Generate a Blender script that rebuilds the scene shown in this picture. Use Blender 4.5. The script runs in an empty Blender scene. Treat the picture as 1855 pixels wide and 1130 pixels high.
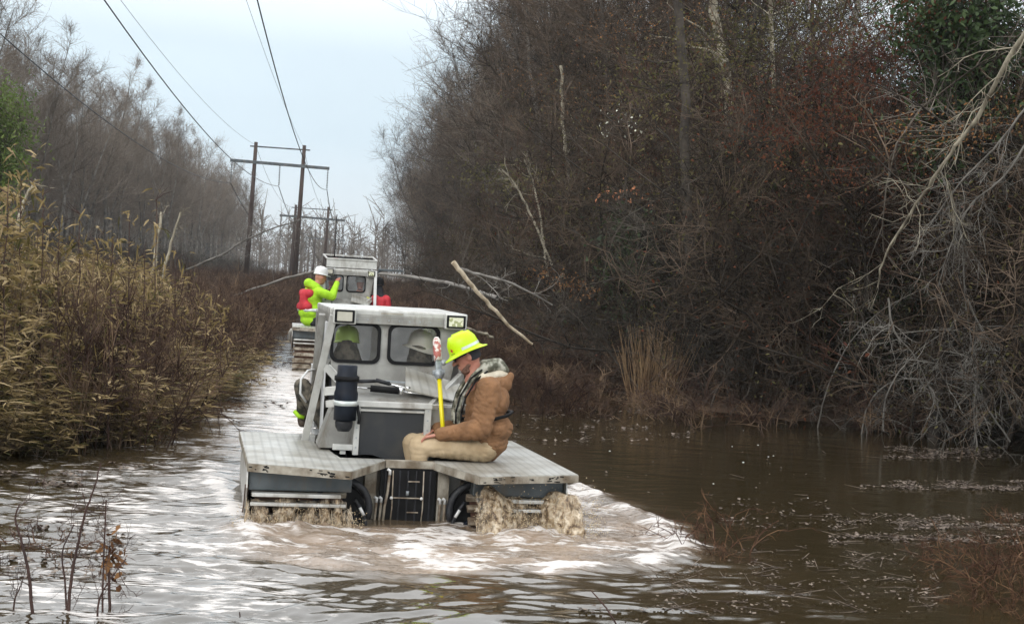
import bpy, bmesh, math, random
import numpy as np
from mathutils import Vector, Matrix, Euler, noise as mnoise
R = math.radians
sc = bpy.context.scene
col = sc.collection

# ------------------------------------------------------------------ camera
cam_data = bpy.data.cameras.new('camera'); cam = bpy.data.objects.new('camera', cam_data); col.objects.link(cam)
FPX, PITCH, ROLL, CAMZ = 2600.0, 53/2600, .058, 2.05
cam_data.sensor_width = 36; cam_data.lens = FPX/1855*36; cam_data.clip_start = .1; cam_data.clip_end = 6000
_F = np.array([0, math.cos(PITCH), -math.sin(PITCH)]); _R0 = np.array([1., 0, 0]); _U0 = np.cross(_R0, _F)
_R = math.cos(ROLL)*_R0+math.sin(ROLL)*_U0; _U = -math.sin(ROLL)*_R0+math.cos(ROLL)*_U0
m = Matrix(((_R[0], _U[0], -_F[0], 0), (_R[1], _U[1], -_F[1], 0), (_R[2], _U[2], -_F[2], CAMZ), (0, 0, 0, 1)))
cam.matrix_world = m
sc.camera = cam

# ------------------------------------------------------------------ sky, sun, exposure
SUN_EL, SUN_ROT = R(27), R(200)
world = bpy.data.worlds.new('World'); sc.world = world; world.use_nodes = True
nt = world.node_tree; nt.nodes.clear()
wo = nt.nodes.new('ShaderNodeOutputWorld'); bg = nt.nodes.new('ShaderNodeBackground'); bg.inputs[1].default_value = .1
sky = nt.nodes.new('ShaderNodeTexSky'); sky.sky_type = 'NISHITA'; sky.sun_disc = False
sky.sun_elevation = SUN_EL; sky.sun_rotation = SUN_ROT; sky.air_density = 1.0; sky.dust_density = 2.0
tc = nt.nodes.new('ShaderNodeTexCoord'); sep = nt.nodes.new('ShaderNodeSeparateXYZ')
nt.links.new(tc.outputs['Generated'], sep.inputs[0])
ramp = nt.nodes.new('ShaderNodeValToRGB')          # overcast: pale at the horizon, brighter cloud deck overhead
e = ramp.color_ramp.elements
e[0].position = 0.0; e[0].color = (.86, .93, .98, 1)
e[1].position = .09; e[1].color = (.70, .84, .94, 1)
for p, c in ((.15, (.74, .87, .96, 1)), (.22, (1.15, 1.22, 1.28, 1)), (.29, (1.75, 1.78, 1.80, 1)), (.6, (1.6, 1.63, 1.66, 1))):
    x = ramp.color_ramp.elements.new(p); x.color = c
nt.links.new(sep.outputs[2], ramp.inputs[0])
cn = nt.nodes.new('ShaderNodeTexNoise'); cn.inputs['Scale'].default_value = 2.2; cn.inputs['Detail'].default_value = 5
mpw = nt.nodes.new('ShaderNodeMapping'); mpw.inputs['Scale'].default_value = (1, 1, 3.5)
nt.links.new(tc.outputs['Generated'], mpw.inputs[0]); nt.links.new(mpw.outputs[0], cn.inputs[0])
cm = nt.nodes.new('ShaderNodeMapRange'); cm.inputs[1].default_value = .3; cm.inputs[2].default_value = .7
cm.inputs[3].default_value = 8.6; cm.inputs[4].default_value = 10.2
nt.links.new(cn.outputs[0], cm.inputs[0])
vm = nt.nodes.new('ShaderNodeVectorMath'); vm.operation = 'SCALE'
nt.links.new(ramp.outputs[0], vm.inputs[0]); nt.links.new(cm.outputs[0], vm.inputs['Scale'])
mx = nt.nodes.new('ShaderNodeMix'); mx.data_type = 'RGBA'; mx.inputs[0].default_value = .93
nt.links.new(sky.outputs[0], mx.inputs[6]); nt.links.new(vm.outputs[0], mx.inputs[7])
nt.links.new(mx.outputs[2], bg.inputs[0]); nt.links.new(bg.outputs[0], wo.inputs[0])
sl = bpy.data.lights.new('sun', 'SUN'); sl.energy = .8; sl.angle = R(20); sl.color = (1, .96, .9)
sun = bpy.data.objects.new('sun', sl); col.objects.link(sun)
sun.rotation_euler = (R(90)-SUN_EL, 0, -SUN_ROT+math.pi)
sc.view_settings.view_transform = 'Standard'; sc.view_settings.look = 'None'
sc.view_settings.exposure = .22; sc.view_settings.gamma = 1
cy = sc.cycles
cy.max_bounces = 6; cy.diffuse_bounces = 2; cy.glossy_bounces = 3; cy.transmission_bounces = 4
cy.transparent_max_bounces = 8; cy.volume_bounces = 0; cy.use_denoising = True
cy.caustics_reflective = False; cy.caustics_refractive = False
cy.use_adaptive_sampling = True; cy.adaptive_threshold = .02

# ------------------------------------------------------------------ places
def ray(px, py): return _F+_R*(px-927.5)/FPX-_U*(py-565)/FPX
def atz(px, py, z=0.0):
    r = ray(px, py); t = (z-CAMZ)/r[2]; return Vector(np.array([0, 0, CAMZ])+r*t)
def aty(px, py, y):
    r = ray(px, py); return Vector(np.array([0, 0, CAMZ])+r*(y/r[1]))
CA = R(6)
def cor(t, s, z=0.0): return Vector((t*math.cos(CA)-s*math.sin(CA), t*math.sin(CA)+s*math.cos(CA), z))
def tocor(x, y): return (x*math.cos(CA)+y*math.sin(CA), -x*math.sin(CA)+y*math.cos(CA))

# ------------------------------------------------------------------ object helpers
def tag(o, label=None, cat=None, group=None, kind=None):
    for k, v in (('label', label), ('category', cat), ('group', group), ('kind', kind)):
        if v: o[k] = v
    return o
def empty(name, loc=(0, 0, 0), rz=0.0):
    o = bpy.data.objects.new(name, None); o.empty_display_size = .2; col.objects.link(o)
    o.location = loc; o.rotation_euler = (0, 0, rz); return o
def link(name, me, parent=None):
    o = bpy.data.objects.new(name, me); col.objects.link(o)
    if parent: o.parent = parent
    return o
def copy_tree(o, parent=None):
    c = o.copy(); col.objects.link(c)
    if parent: c.parent = parent
    for ch in list(KIDS.get(o.name, ())): copy_tree_child(ch, c)
    return c
KIDS = {}
def kids(o):
    return [x for x in bpy.data.objects if x.parent == o]
def copy_tree_child(ch, parent):
    d = ch.copy(); col.objects.link(d); d.parent = parent
    for g in kids(ch): copy_tree_child(g, d)
def dup(o, loc, rz=0.0, s=1.0, sz=None, cached=None):
    c = o.copy(); col.objects.link(c)
    for ch in (cached if cached is not None else kids(o)): copy_tree_child2(ch, c)
    c.location = loc; c.rotation_euler = (c.rotation_euler[0], c.rotation_euler[1], rz)
    c.scale = (s, s, sz if sz else s); return c
def copy_tree_child2(ch, parent):
    d = ch.copy(); col.objects.link(d); d.parent = parent
def mesh_np(name, V, Q, mat, smooth=False, T=None):
    """V (n,3), Q (m,4) quads, T (k,3) triangles"""
    me = bpy.data.meshes.new(name); V = np.asarray(V, np.float32)
    me.vertices.add(len(V)); me.vertices.foreach_set('co', V.ravel())
    Q = np.zeros((0, 4), np.int32) if Q is None else np.asarray(Q, np.int32)
    T = np.zeros((0, 3), np.int32) if T is None else np.asarray(T, np.int32)
    nl = Q.size+T.size; me.loops.add(nl)
    me.loops.foreach_set('vertex_index', np.concatenate([Q.ravel(), T.ravel()]))
    me.polygons.add(len(Q)+len(T))
    ls = np.concatenate([np.arange(len(Q))*4, Q.size+np.arange(len(T))*3]).astype(np.int32)
    me.polygons.foreach_set('loop_start', ls)
    if smooth: me.polygons.foreach_set('use_smooth', np.ones(len(ls), bool))
    if mat: me.materials.append(mat)
    me.update(calc_edges=True); me.validate(); return me

# ------------------------------------------------------------------ materials
def node_mat(name):
    mt = bpy.data.materials.new(name); mt.use_nodes = True
    n = mt.node_tree; b = n.nodes['Principled BSDF']; return mt, n, b
def mat(name, c1, c2=None, rough=.7, metal=0.0, scale=4.0, bump=0.0, bscale=None, detail=4, rnd=0.0, coords='Object', lo=.35, hi=.65,
        stretch=(1, 1, 1), spec=.5, c3=None, translucent=0.0, grime=0.0):
    mt, n, b = node_mat(name)
    b.inputs['Roughness'].default_value = rough; b.inputs['Metallic'].default_value = metal
    b.inputs['Specular IOR Level'].default_value = spec
    c2 = c2 or c1
    t = n.nodes.new('ShaderNodeTexCoord'); mp = n.nodes.new('ShaderNodeMapping'); mp.inputs['Scale'].default_value = stretch
    n.links.new(t.outputs[coords], mp.inputs[0])
    nz = n.nodes.new('ShaderNodeTexNoise'); nz.inputs['Scale'].default_value = scale; nz.inputs['Detail'].default_value = detail
    n.links.new(mp.outputs[0], nz.inputs[0])
    rp = n.nodes.new('ShaderNodeValToRGB'); rp.color_ramp.elements[0].position = lo; rp.color_ramp.elements[1].position = hi
    rp.color_ramp.elements[0].color = (*c1, 1); rp.color_ramp.elements[1].color = (*c2, 1)
    if c3:
        x = rp.color_ramp.elements.new((lo+hi)/2); x.color = (*c3, 1)
    n.links.new(nz.outputs[0], rp.inputs[0]); out = rp.outputs[0]
    if rnd:
        oi = n.nodes.new('ShaderNodeObjectInfo'); hs = n.nodes.new('ShaderNodeHueSaturation')
        mr = n.nodes.new('ShaderNodeMapRange'); mr.inputs[3].default_value = 1-rnd; mr.inputs[4].default_value = 1+rnd
        n.links.new(oi.outputs['Random'], mr.inputs[0]); n.links.new(mr.outputs[0], hs.inputs['Value'])
        n.links.new(out, hs.inputs['Color']); out = hs.outputs[0]
    if grime:
        g1 = n.nodes.new('ShaderNodeTexNoise'); g1.inputs['Scale'].default_value = 2.6; g1.inputs['Detail'].default_value = 9; g1.inputs['Roughness'].default_value = .68
        gm = n.nodes.new('ShaderNodeMapping'); gm.inputs['Scale'].default_value = (1.6, 1.6, .55); n.links.new(t.outputs[coords], gm.inputs[0]); n.links.new(gm.outputs[0], g1.inputs[0])
        gr = n.nodes.new('ShaderNodeMapRange'); gr.inputs[1].default_value = .50; gr.inputs[2].default_value = .66; gr.inputs[4].default_value = grime; n.links.new(g1.outputs[0], gr.inputs[0])
        gx = n.nodes.new('ShaderNodeMix'); gx.data_type = 'RGBA'; gx.inputs[7].default_value = (.15, .115, .075, 1); n.links.new(gr.outputs[0], gx.inputs[0]); n.links.new(out, gx.inputs[6]); out = gx.outputs[2]
    n.links.new(out, b.inputs['Base Color'])
    if bump:
        nb = n.nodes.new('ShaderNodeTexNoise'); nb.inputs['Scale'].default_value = bscale or scale*4; nb.inputs['Detail'].default_value = 5
        n.links.new(mp.outputs[0], nb.inputs[0])
        bp = n.nodes.new('ShaderNodeBump'); bp.inputs['Strength'].default_value = bump; bp.inputs['Distance'].default_value = .02
        n.links.new(nb.outputs[0], bp.inputs['Height']); n.links.new(bp.outputs[0], b.inputs['Normal'])
    if translucent:
        tr = n.nodes.new('ShaderNodeBsdfTranslucent'); ms = n.nodes.new('ShaderNodeMixShader'); ms.inputs[0].default_value = translucent
        n.links.new(out, tr.inputs[0]); n.links.new(b.outputs[0], ms.inputs[1]); n.links.new(tr.outputs[0], ms.inputs[2])
        n.links.new(ms.outputs[0], n.nodes['Material Output'].inputs[0])
    return mt
M = {}
M['bark_grey'] = mat('bark grey', (.20, .185, .165), (.38, .36, .33), .9, scale=3, rnd=.3, spec=.1)
M['bark_pale'] = mat('bark pale', (.14, .12, .09), (.42, .38, .29), .85, scale=7, stretch=(1, 1, .4), spec=.1)
M['wood_fresh'] = mat('fresh broken wood', (.42, .33, .22), (.78, .68, .52), .8, scale=9, stretch=(1, 1, .4), spec=.2)
M['bark_mid'] = mat('bark mid', (.11, .10, .088), (.25, .235, .21), .9, scale=3, rnd=.3, spec=.1)
M['bark_dark'] = mat('bark dark', (.035, .030, .026), (.085, .072, .060), .9, scale=3, rnd=.3, spec=.1)
M['twig_mid'] = mat('twig mid', (.016, .014, .011), (.19, .165, .138), .9, scale=1.1, detail=9, lo=.38, hi=.70, rnd=.4, spec=.05)  # wide ramp paints lit twigs and near-black gaps into the colour
M['twig_grey'] = mat('twig grey', (.15, .122, .098), (.26, .22, .18), .9, scale=.5, rnd=.25, spec=.05)
M['twig_brown'] = mat('twig brown', (.014, .011, .008), (.165, .122, .09), .9, scale=1.1, detail=9, lo=.38, hi=.70, rnd=.5, spec=.05)  # dark gaps and lit twigs are painted by this ramp as well
M['twig_red'] = mat('twig red', (.016, .009, .007), (.15, .08, .055), .9, scale=1.1, detail=9, lo=.38, hi=.70, rnd=.4, spec=.05)  # same wide ramp, shade of the gaps put into the twig colour
M['leaf_red'] = mat('leaf red', (.085, .028, .018), (.17, .065, .032), .8, scale=1.5, rnd=.3, spec=.2, translucent=.3)
M['leaf_olive'] = mat('leaf olive', (.055, .055, .020), (.15, .13, .055), .8, scale=1.5, rnd=.3, spec=.2, translucent=.3)
M['leaf_green'] = mat('leaf green', (.016, .035, .011), (.065, .105, .032), .5, scale=1.5, rnd=.2, spec=.4, translucent=.25)
M['leaf_bright'] = mat('leaf bright green', (.08, .13, .03), (.16, .21, .05), .6, scale=1.5, rnd=.1, spec=.3, translucent=.3)
M['leaf_tan'] = mat('leaf tan', (.22, .145, .075), (.42, .31, .17), .8, scale=2.2, spec=.2, translucent=.3)
M['cane_leaf'] = mat('cane leaf', (.060, .062, .018), (.47, .36, .20), .7, scale=3.0, detail=9, lo=.36, hi=.64, spec=.25, c3=(.26, .19, .075), translucent=.3)
M['cane_stem'] = mat('cane stem', (.08, .055, .035), (.20, .14, .08), .8, scale=2)
M['brush'] = mat('brush', (.035, .020, .015), (.24, .165, .105), .9, scale=1.6, detail=9, spec=.05, c3=(.085, .055, .043))
M['brush_near'] = mat('brush near', (.035, .018, .012), (.20, .12, .07), .9, scale=7, detail=6, spec=.1, c3=(.09, .045, .03))
M['stalk_dark'] = mat('stalk dark', (.035, .018, .015), (.08, .04, .03), .8, scale=3)
M['straw'] = mat('straw', (.17, .10, .05), (.36, .24, .13), .8, scale=3)
M['soil'] = mat('soil', (.05, .035, .025), (.12, .08, .055), .95, scale=.8, bump=.5, bscale=6, spec=.1)
M['litter'] = mat('litter', (.05, .033, .024), (.27, .215, .17), .8, scale=9, lo=.4, hi=.68)
M['pole_wood'] = mat('pole wood', (.035, .022, .018), (.075, .05, .04), .9, scale=6, stretch=(1, 1, .1))
M['wire'] = mat('wire', (.07, .075, .085), None, .6, metal=.2)
M['insulator'] = mat('insulator', (.16, .17, .18), None, .4)
M['alu'] = mat('aluminium', (.29, .285, .265), (.42, .415, .39), .48, metal=.35, scale=5, bump=.15, bscale=30, grime=.75)
M['alu_light'] = mat('aluminium light', (.52, .52, .49), (.66, .66, .63), .42, metal=.35, scale=7, grime=.55)
M['alu_dirty'] = mat('aluminium muddy', (.16, .125, .085), (.50, .47, .40), .6, metal=.2, scale=6, bump=.3, bscale=30, grime=.8)
M['hull_grey'] = mat('hull grey', (.055, .068, .075), (.13, .15, .16), .35, metal=.3, scale=3, grime=.6)
M['black'] = mat('black', (.003, .003, .0035), (.009, .009, .010), .6, scale=6, spec=.2)
M['black_rubber'] = mat('black rubber', (.005, .005, .007), (.015, .017, .022), .55, scale=12, bump=.2)
M['navy'] = mat('navy plastic', (.004, .006, .012), (.012, .018, .030), .5, scale=9, spec=.25)
M['rust'] = mat('rust', (.05, .022, .014), (.13, .06, .035), .85, scale=8)
M['muddy_steel'] = mat('muddy steel', (.13, .09, .055), (.46, .41, .33), .55, scale=9, bump=.3)
M['chrome'] = mat('chrome', (.8, .8, .8), None, .15, metal=1)
M['white'] = mat('white paint', (.72, .73, .72), (.8, .8, .79), .4, scale=5)
M['yellow'] = mat('yellow fibreglass', (.78, .66, .0), (.85, .74, .01), .35, scale=5)
M['grey_cast'] = mat('grey casting', (.28, .31, .33), (.42, .45, .47), .45, metal=.5, scale=20)
M['pink'] = mat('faded red label', (.42, .12, .10), (.72, .66, .62), .5, scale=28, lo=.47, hi=.53)
M['lime'] = mat('lime plastic', (.56, .82, .0), (.60, .86, .0), .38, scale=3)
M['lime_dull'] = mat('dull lime plastic', (.50, .72, .10), (.56, .78, .14), .4, scale=3)
M['lime_cloth'] = mat('lime cloth', (.33, .62, .01), (.46, .82, .03), .8, scale=8, bump=.3)
M['red_cloth'] = mat('red cloth', (.42, .018, .03), (.60, .03, .045), .7, scale=8)
M['brown_duck'] = mat('brown duck cloth', (.165, .082, .036), (.32, .165, .078), .9, scale=7, bump=.35, bscale=45, lo=.3, hi=.7)
M['khaki'] = mat('khaki cloth', (.36, .26, .15), (.54, .42, .27), .9, scale=6, bump=.12, bscale=30)
M['camo'] = mat('camo cloth', (.10, .10, .07), (.46, .45, .38), .9, scale=14, detail=2, lo=.42, hi=.58, c3=(.25, .25, .2))
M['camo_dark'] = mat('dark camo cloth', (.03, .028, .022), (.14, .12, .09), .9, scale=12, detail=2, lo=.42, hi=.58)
M['fleece'] = mat('cream fleece', (.62, .55, .42), (.72, .65, .52), .95, scale=20, bump=.5)
M['skin'] = mat('skin', (.42, .17, .12), (.55, .26, .19), .5, scale=10, spec=.4)
M['dark_cloth'] = mat('dark cloth', (.012, .013, .018), (.035, .035, .042), .9, scale=7, bump=.3)
M['lens'] = mat('lens dark', (.005, .006, .015), None, .1)
M['silver_tape'] = mat('reflective tape', (.55, .60, .58), (.68, .72, .70), .3, metal=.3, scale=20)
M['lamp_glass'] = mat('lamp glass', (.50, .48, .40), (.62, .60, .52), .25, scale=8)
M['led'] = mat('led lamp face', (.40, .42, .22), (.80, .80, .62), .3, scale=38, detail=0, lo=.48, hi=.52)
M['boot'] = mat('boot leather', (.05, .035, .025), (.09, .06, .04), .6)
M['cream'] = mat('cream plastic', (.90, .86, .74), (.93, .89, .78), .35, scale=3)
M['stubble'] = mat('stubble', (.10, .05, .035), (.22, .12, .085), .8, scale=60)
M['yellow_cloth'] = mat('yellow cloth', (.55, .55, .12), (.66, .66, .2), .8, scale=9)
M['stream'] = mat('muddy stream', (.16, .11, .06), (.62, .53, .40), .25, scale=11, detail=7, lo=.38, hi=.62, c3=(.40, .29, .175))
M['drop'] = mat('muddy drops', (.45, .34, .2), (.6, .5, .34), .2, scale=9)
M['leaf_backing'] = mat('leaf shade backing', (.010, .016, .007), (.028, .038, .014), .6, scale=1.5, rnd=.2, spec=.2)  # for the added leaf masses that darken the depth of the thicket
M['leaf_pale'] = mat('leaf pale', (.55, .56, .46), (.72, .72, .62), .6, scale=9, spec=.3)
M['leaf_orange'] = mat('leaf orange', (.34, .13, .06), (.52, .24, .13), .7, scale=9, spec=.2)
M['leaf_rust'] = mat('leaf rust', (.10, .045, .02), (.26, .13, .05), .8, scale=6, spec=.2)
M['interior'] = mat('cab interior', (.55, .56, .56), (.66, .67, .67), .6, scale=4)
def tread_mat():
    mt, n, b = node_mat('tread plate'); b.inputs['Roughness'].default_value = .42; b.inputs['Metallic'].default_value = .35
    t = n.nodes.new('ShaderNodeTexCoord')
    nz = n.nodes.new('ShaderNodeTexNoise'); nz.inputs['Scale'].default_value = 3; nz.inputs['Detail'].default_value = 7
    n.links.new(t.outputs['Object'], nz.inputs[0])
    rp = n.nodes.new('ShaderNodeValToRGB'); rp.color_ramp.elements[0].color = (.33, .31, .26, 1); rp.color_ramp.elements[1].color = (.56, .56, .53, 1)
    rp.color_ramp.elements[0].position = .32; rp.color_ramp.elements[1].position = .6
    n.links.new(nz.outputs[0], rp.inputs[0])
    h = None
    for ang, ph in ((45, 0), (-45, 1)):
        mp = n.nodes.new('ShaderNodeMapping'); mp.inputs['Rotation'].default_value = (0, 0, R(ang)); mp.inputs['Scale'].default_value = (1, .35, 1)
        n.links.new(t.outputs['Object'], mp.inputs[0])
        v = n.nodes.new('ShaderNodeTexVoronoi'); v.inputs['Scale'].default_value = 36; v.inputs['Randomness'].default_value = 0
        n.links.new(mp.outputs[0], v.inputs[0])
        r = n.nodes.new('ShaderNodeMapRange'); r.inputs[1].default_value = .15; r.inputs[2].default_value = .3; r.inputs[3].default_value = 1; r.inputs[4].default_value = 0
        n.links.new(v.outputs['Distance'], r.inputs[0])
        if h is None: h = r.outputs[0]
        else:
            mm = n.nodes.new('ShaderNodeMath'); mm.operation = 'MAXIMUM'; n.links.new(h, mm.inputs[0]); n.links.new(r.outputs[0], mm.inputs[1]); h = mm.outputs[0]
    # plank-like bands pressed along the plate
    wv = n.nodes.new('ShaderNodeTexWave'); wv.inputs['Scale'].default_value = 4.2; wv.inputs['Distortion'].default_value = .3
    n.links.new(t.outputs['Object'], wv.inputs[0])
    rw = n.nodes.new('ShaderNodeMapRange'); rw.inputs[1].default_value = .0; rw.inputs[2].default_value = .35; rw.inputs[3].default_value = .80; rw.inputs[4].default_value = 1.0
    n.links.new(wv.outputs['Fac'], rw.inputs[0])
    sc_ = n.nodes.new('ShaderNodeVectorMath'); sc_.operation = 'SCALE'
    n.links.new(rp.outputs[0], sc_.inputs[0]); n.links.new(rw.outputs[0], sc_.inputs['Scale'])
    n.links.new(sc_.outputs[0], b.inputs['Base Color'])
    bp = n.nodes.new('ShaderNodeBump'); bp.inputs['Strength'].default_value = .06; bp.inputs['Distance'].default_value = .003
    n.links.new(nz.outputs[0], bp.inputs['Height']); n.links.new(bp.outputs[0], b.inputs['Normal']); return mt
M['tread'] = tread_mat()
def glass_mat():
    mt = bpy.data.materials.new('window glass'); mt.use_nodes = True; n = mt.node_tree; n.nodes.clear()
    o = n.nodes.new('ShaderNodeOutputMaterial'); tr = n.nodes.new('ShaderNodeBsdfTransparent'); gl = n.nodes.new('ShaderNodeBsdfGlossy')
    df = n.nodes.new('ShaderNodeBsdfDiffuse'); df.inputs[0].default_value = (.62, .62, .60, 1)
    tr.inputs[0].default_value = (.94, .95, .95, 1); gl.inputs['Roughness'].default_value = .04
    fr = n.nodes.new('ShaderNodeFresnel'); fr.inputs[0].default_value = 1.5
    m1 = n.nodes.new('ShaderNodeMixShader'); m2 = n.nodes.new('ShaderNodeMixShader'); m2.inputs[0].default_value = .05
    n.links.new(tr.outputs[0], m2.inputs[1]); n.links.new(df.outputs[0], m2.inputs[2])
    n.links.new(fr.outputs[0], m1.inputs[0]); n.links.new(m2.outputs[0], m1.inputs[1]); n.links.new(gl.outputs[0], m1.inputs[2])
    n.links.new(m1.outputs[0], o.inputs[0]); return mt
M['glass'] = glass_mat()
def fog_mat():
    mt = bpy.data.materials.new('fogged glass'); mt.use_nodes = True; n = mt.node_tree; n.nodes.clear(); N = n.nodes.new; L = n.links.new
    o = N('ShaderNodeOutputMaterial'); tr = N('ShaderNodeBsdfTransparent'); tl = N('ShaderNodeBsdfTranslucent'); tl.inputs[0].default_value = (.36, .37, .37, 1)
    t = N('ShaderNodeTexCoord'); z = N('ShaderNodeTexNoise'); z.inputs['Scale'].default_value = 3; L(t.outputs['Object'], z.inputs[0]); r = N('ShaderNodeMapRange'); r.inputs[1].default_value = .35; r.inputs[2].default_value = .6; r.inputs[3].default_value = .45; r.inputs[4].default_value = .92
    m_ = N('ShaderNodeMixShader'); L(z.outputs[0], r.inputs[0]); L(r.outputs[0], m_.inputs[0]); L(tr.outputs[0], m_.inputs[1]); L(tl.outputs[0], m_.inputs[2]); L(m_.outputs[0], o.inputs[0]); return mt
M['fogged'] = fog_mat()

# ------------------------------------------------------------------ noise
_rs = np.random.RandomState(7); _perm = _rs.permutation(4096); _gx = np.cos(_rs.rand(4096)*6.2832); _gy = np.sin(np.arccos(_gx))*np.sign(_rs.rand(4096)-.5)
def pnoise(x, y):
    xi = np.floor(x).astype(int); yi = np.floor(y).astype(int); fx = x-xi; fy = y-yi
    u = fx*fx*fx*(fx*(fx*6-15)+10); v = fy*fy*fy*(fy*(fy*6-15)+10)
    def g(ix, iy, dx, dy):
        h = _perm[(_perm[ix & 4095]+iy) & 4095]; return _gx[h]*dx+_gy[h]*dy
    a = g(xi, yi, fx, fy); b = g(xi+1, yi, fx-1, fy); c = g(xi, yi+1, fx, fy-1); d = g(xi+1, yi+1, fx-1, fy-1)
    return (a+(b-a)*u)+((c+(d-c)*u)-(a+(b-a)*u))*v
def fbm(x, y, o=4):
    s = 0; a = 1.0
    for k in range(o): s = s+a*pnoise(x*2**k+17.3*k, y*2**k-9.1*k); a *= .5
    return s
def sstep(a, b, x):
    t = np.clip((x-a)/(b-a), 0, 1); return t*t*(3-2*t)

# ------------------------------------------------------------------ ground
def bank(px, py): p = atz(px, py); return (p.x, p.y)
def seg_dist(X, Y, pts):
    d = np.full(X.shape, 1e9)
    for (ax, ay), (bx, by) in zip(pts[:-1], pts[1:]):
        vx, vy = bx-ax, by-ay; t = np.clip(((X-ax)*vx+(Y-ay)*vy)/(vx*vx+vy*vy), 0, 1)
        d = np.minimum(d, np.hypot(X-ax-t*vx, Y-ay-t*vy))
    return d
def inside(X, Y, poly):
    c = np.zeros(X.shape, bool); n = len(poly)
    for i in range(n):
        x1, y1 = poly[i]; x2, y2 = poly[(i+1) % n]
        k = ((y1 > Y) != (y2 > Y)) & (X < (x2-x1)*(Y-y1)/(y2-y1+1e-12)+x1); c ^= k
    return c
LEFT_EDGE = [(-5.5, 8.0), (-4.9, 13.2), (-4.35, 15.0), (-3.95, 16.6), (-4.1, 20.7), (-5.0, 26), (-6.0, 31), (-7.5, 40), (-14, 120)]
RIGHT_EDGE = [(12, 14), (9.6, 20.5), (8.1, 22.8), (4.2, 23.4), (1.9, 25.5), (.6, 30), (-1.2, 33), (-1.9, 40), (-10, 120)]
WATER_POLY = LEFT_EDGE+RIGHT_EDGE[::-1]+[(12, -5), (-5.5, -5)]
def ground_z(X, Y):
    ins = inside(X, Y, WATER_POLY); d = np.minimum(seg_dist(X, Y, LEFT_EDGE), seg_dist(X, Y, RIGHT_EDGE))
    z = np.where(ins, -.04-.35*sstep(0, 1.2, d), -.04+.10*sstep(0, 2.5, d)+.25*sstep(4, 20, d))
    return z+.04*fbm(X*.8, Y*.8)
def build_ground():
    ys = np.concatenate([np.linspace(-40, 5, 10), np.linspace(6, 60, 110), np.linspace(63, 200, 50), np.geomspace(215, 3000, 18)])
    xs = np.concatenate([-np.geomspace(3000, 45, 18), np.linspace(-40, 40, 160), np.geomspace(45, 3000, 18)])
    X, Y = np.meshgrid(xs, ys); Z = ground_z(X, Y); ny, nx = X.shape
    V = np.stack([X, Y, Z], -1).reshape(-1, 3); i = np.arange(ny*nx).reshape(ny, nx)
    Q = np.stack([i[:-1, :-1], i[:-1, 1:], i[1:, 1:], i[1:, :-1]], -1).reshape(-1, 4)
    tag(link('ground', mesh_np('ground', V, Q, M['soil'], True)), kind='structure')
build_ground()

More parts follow.
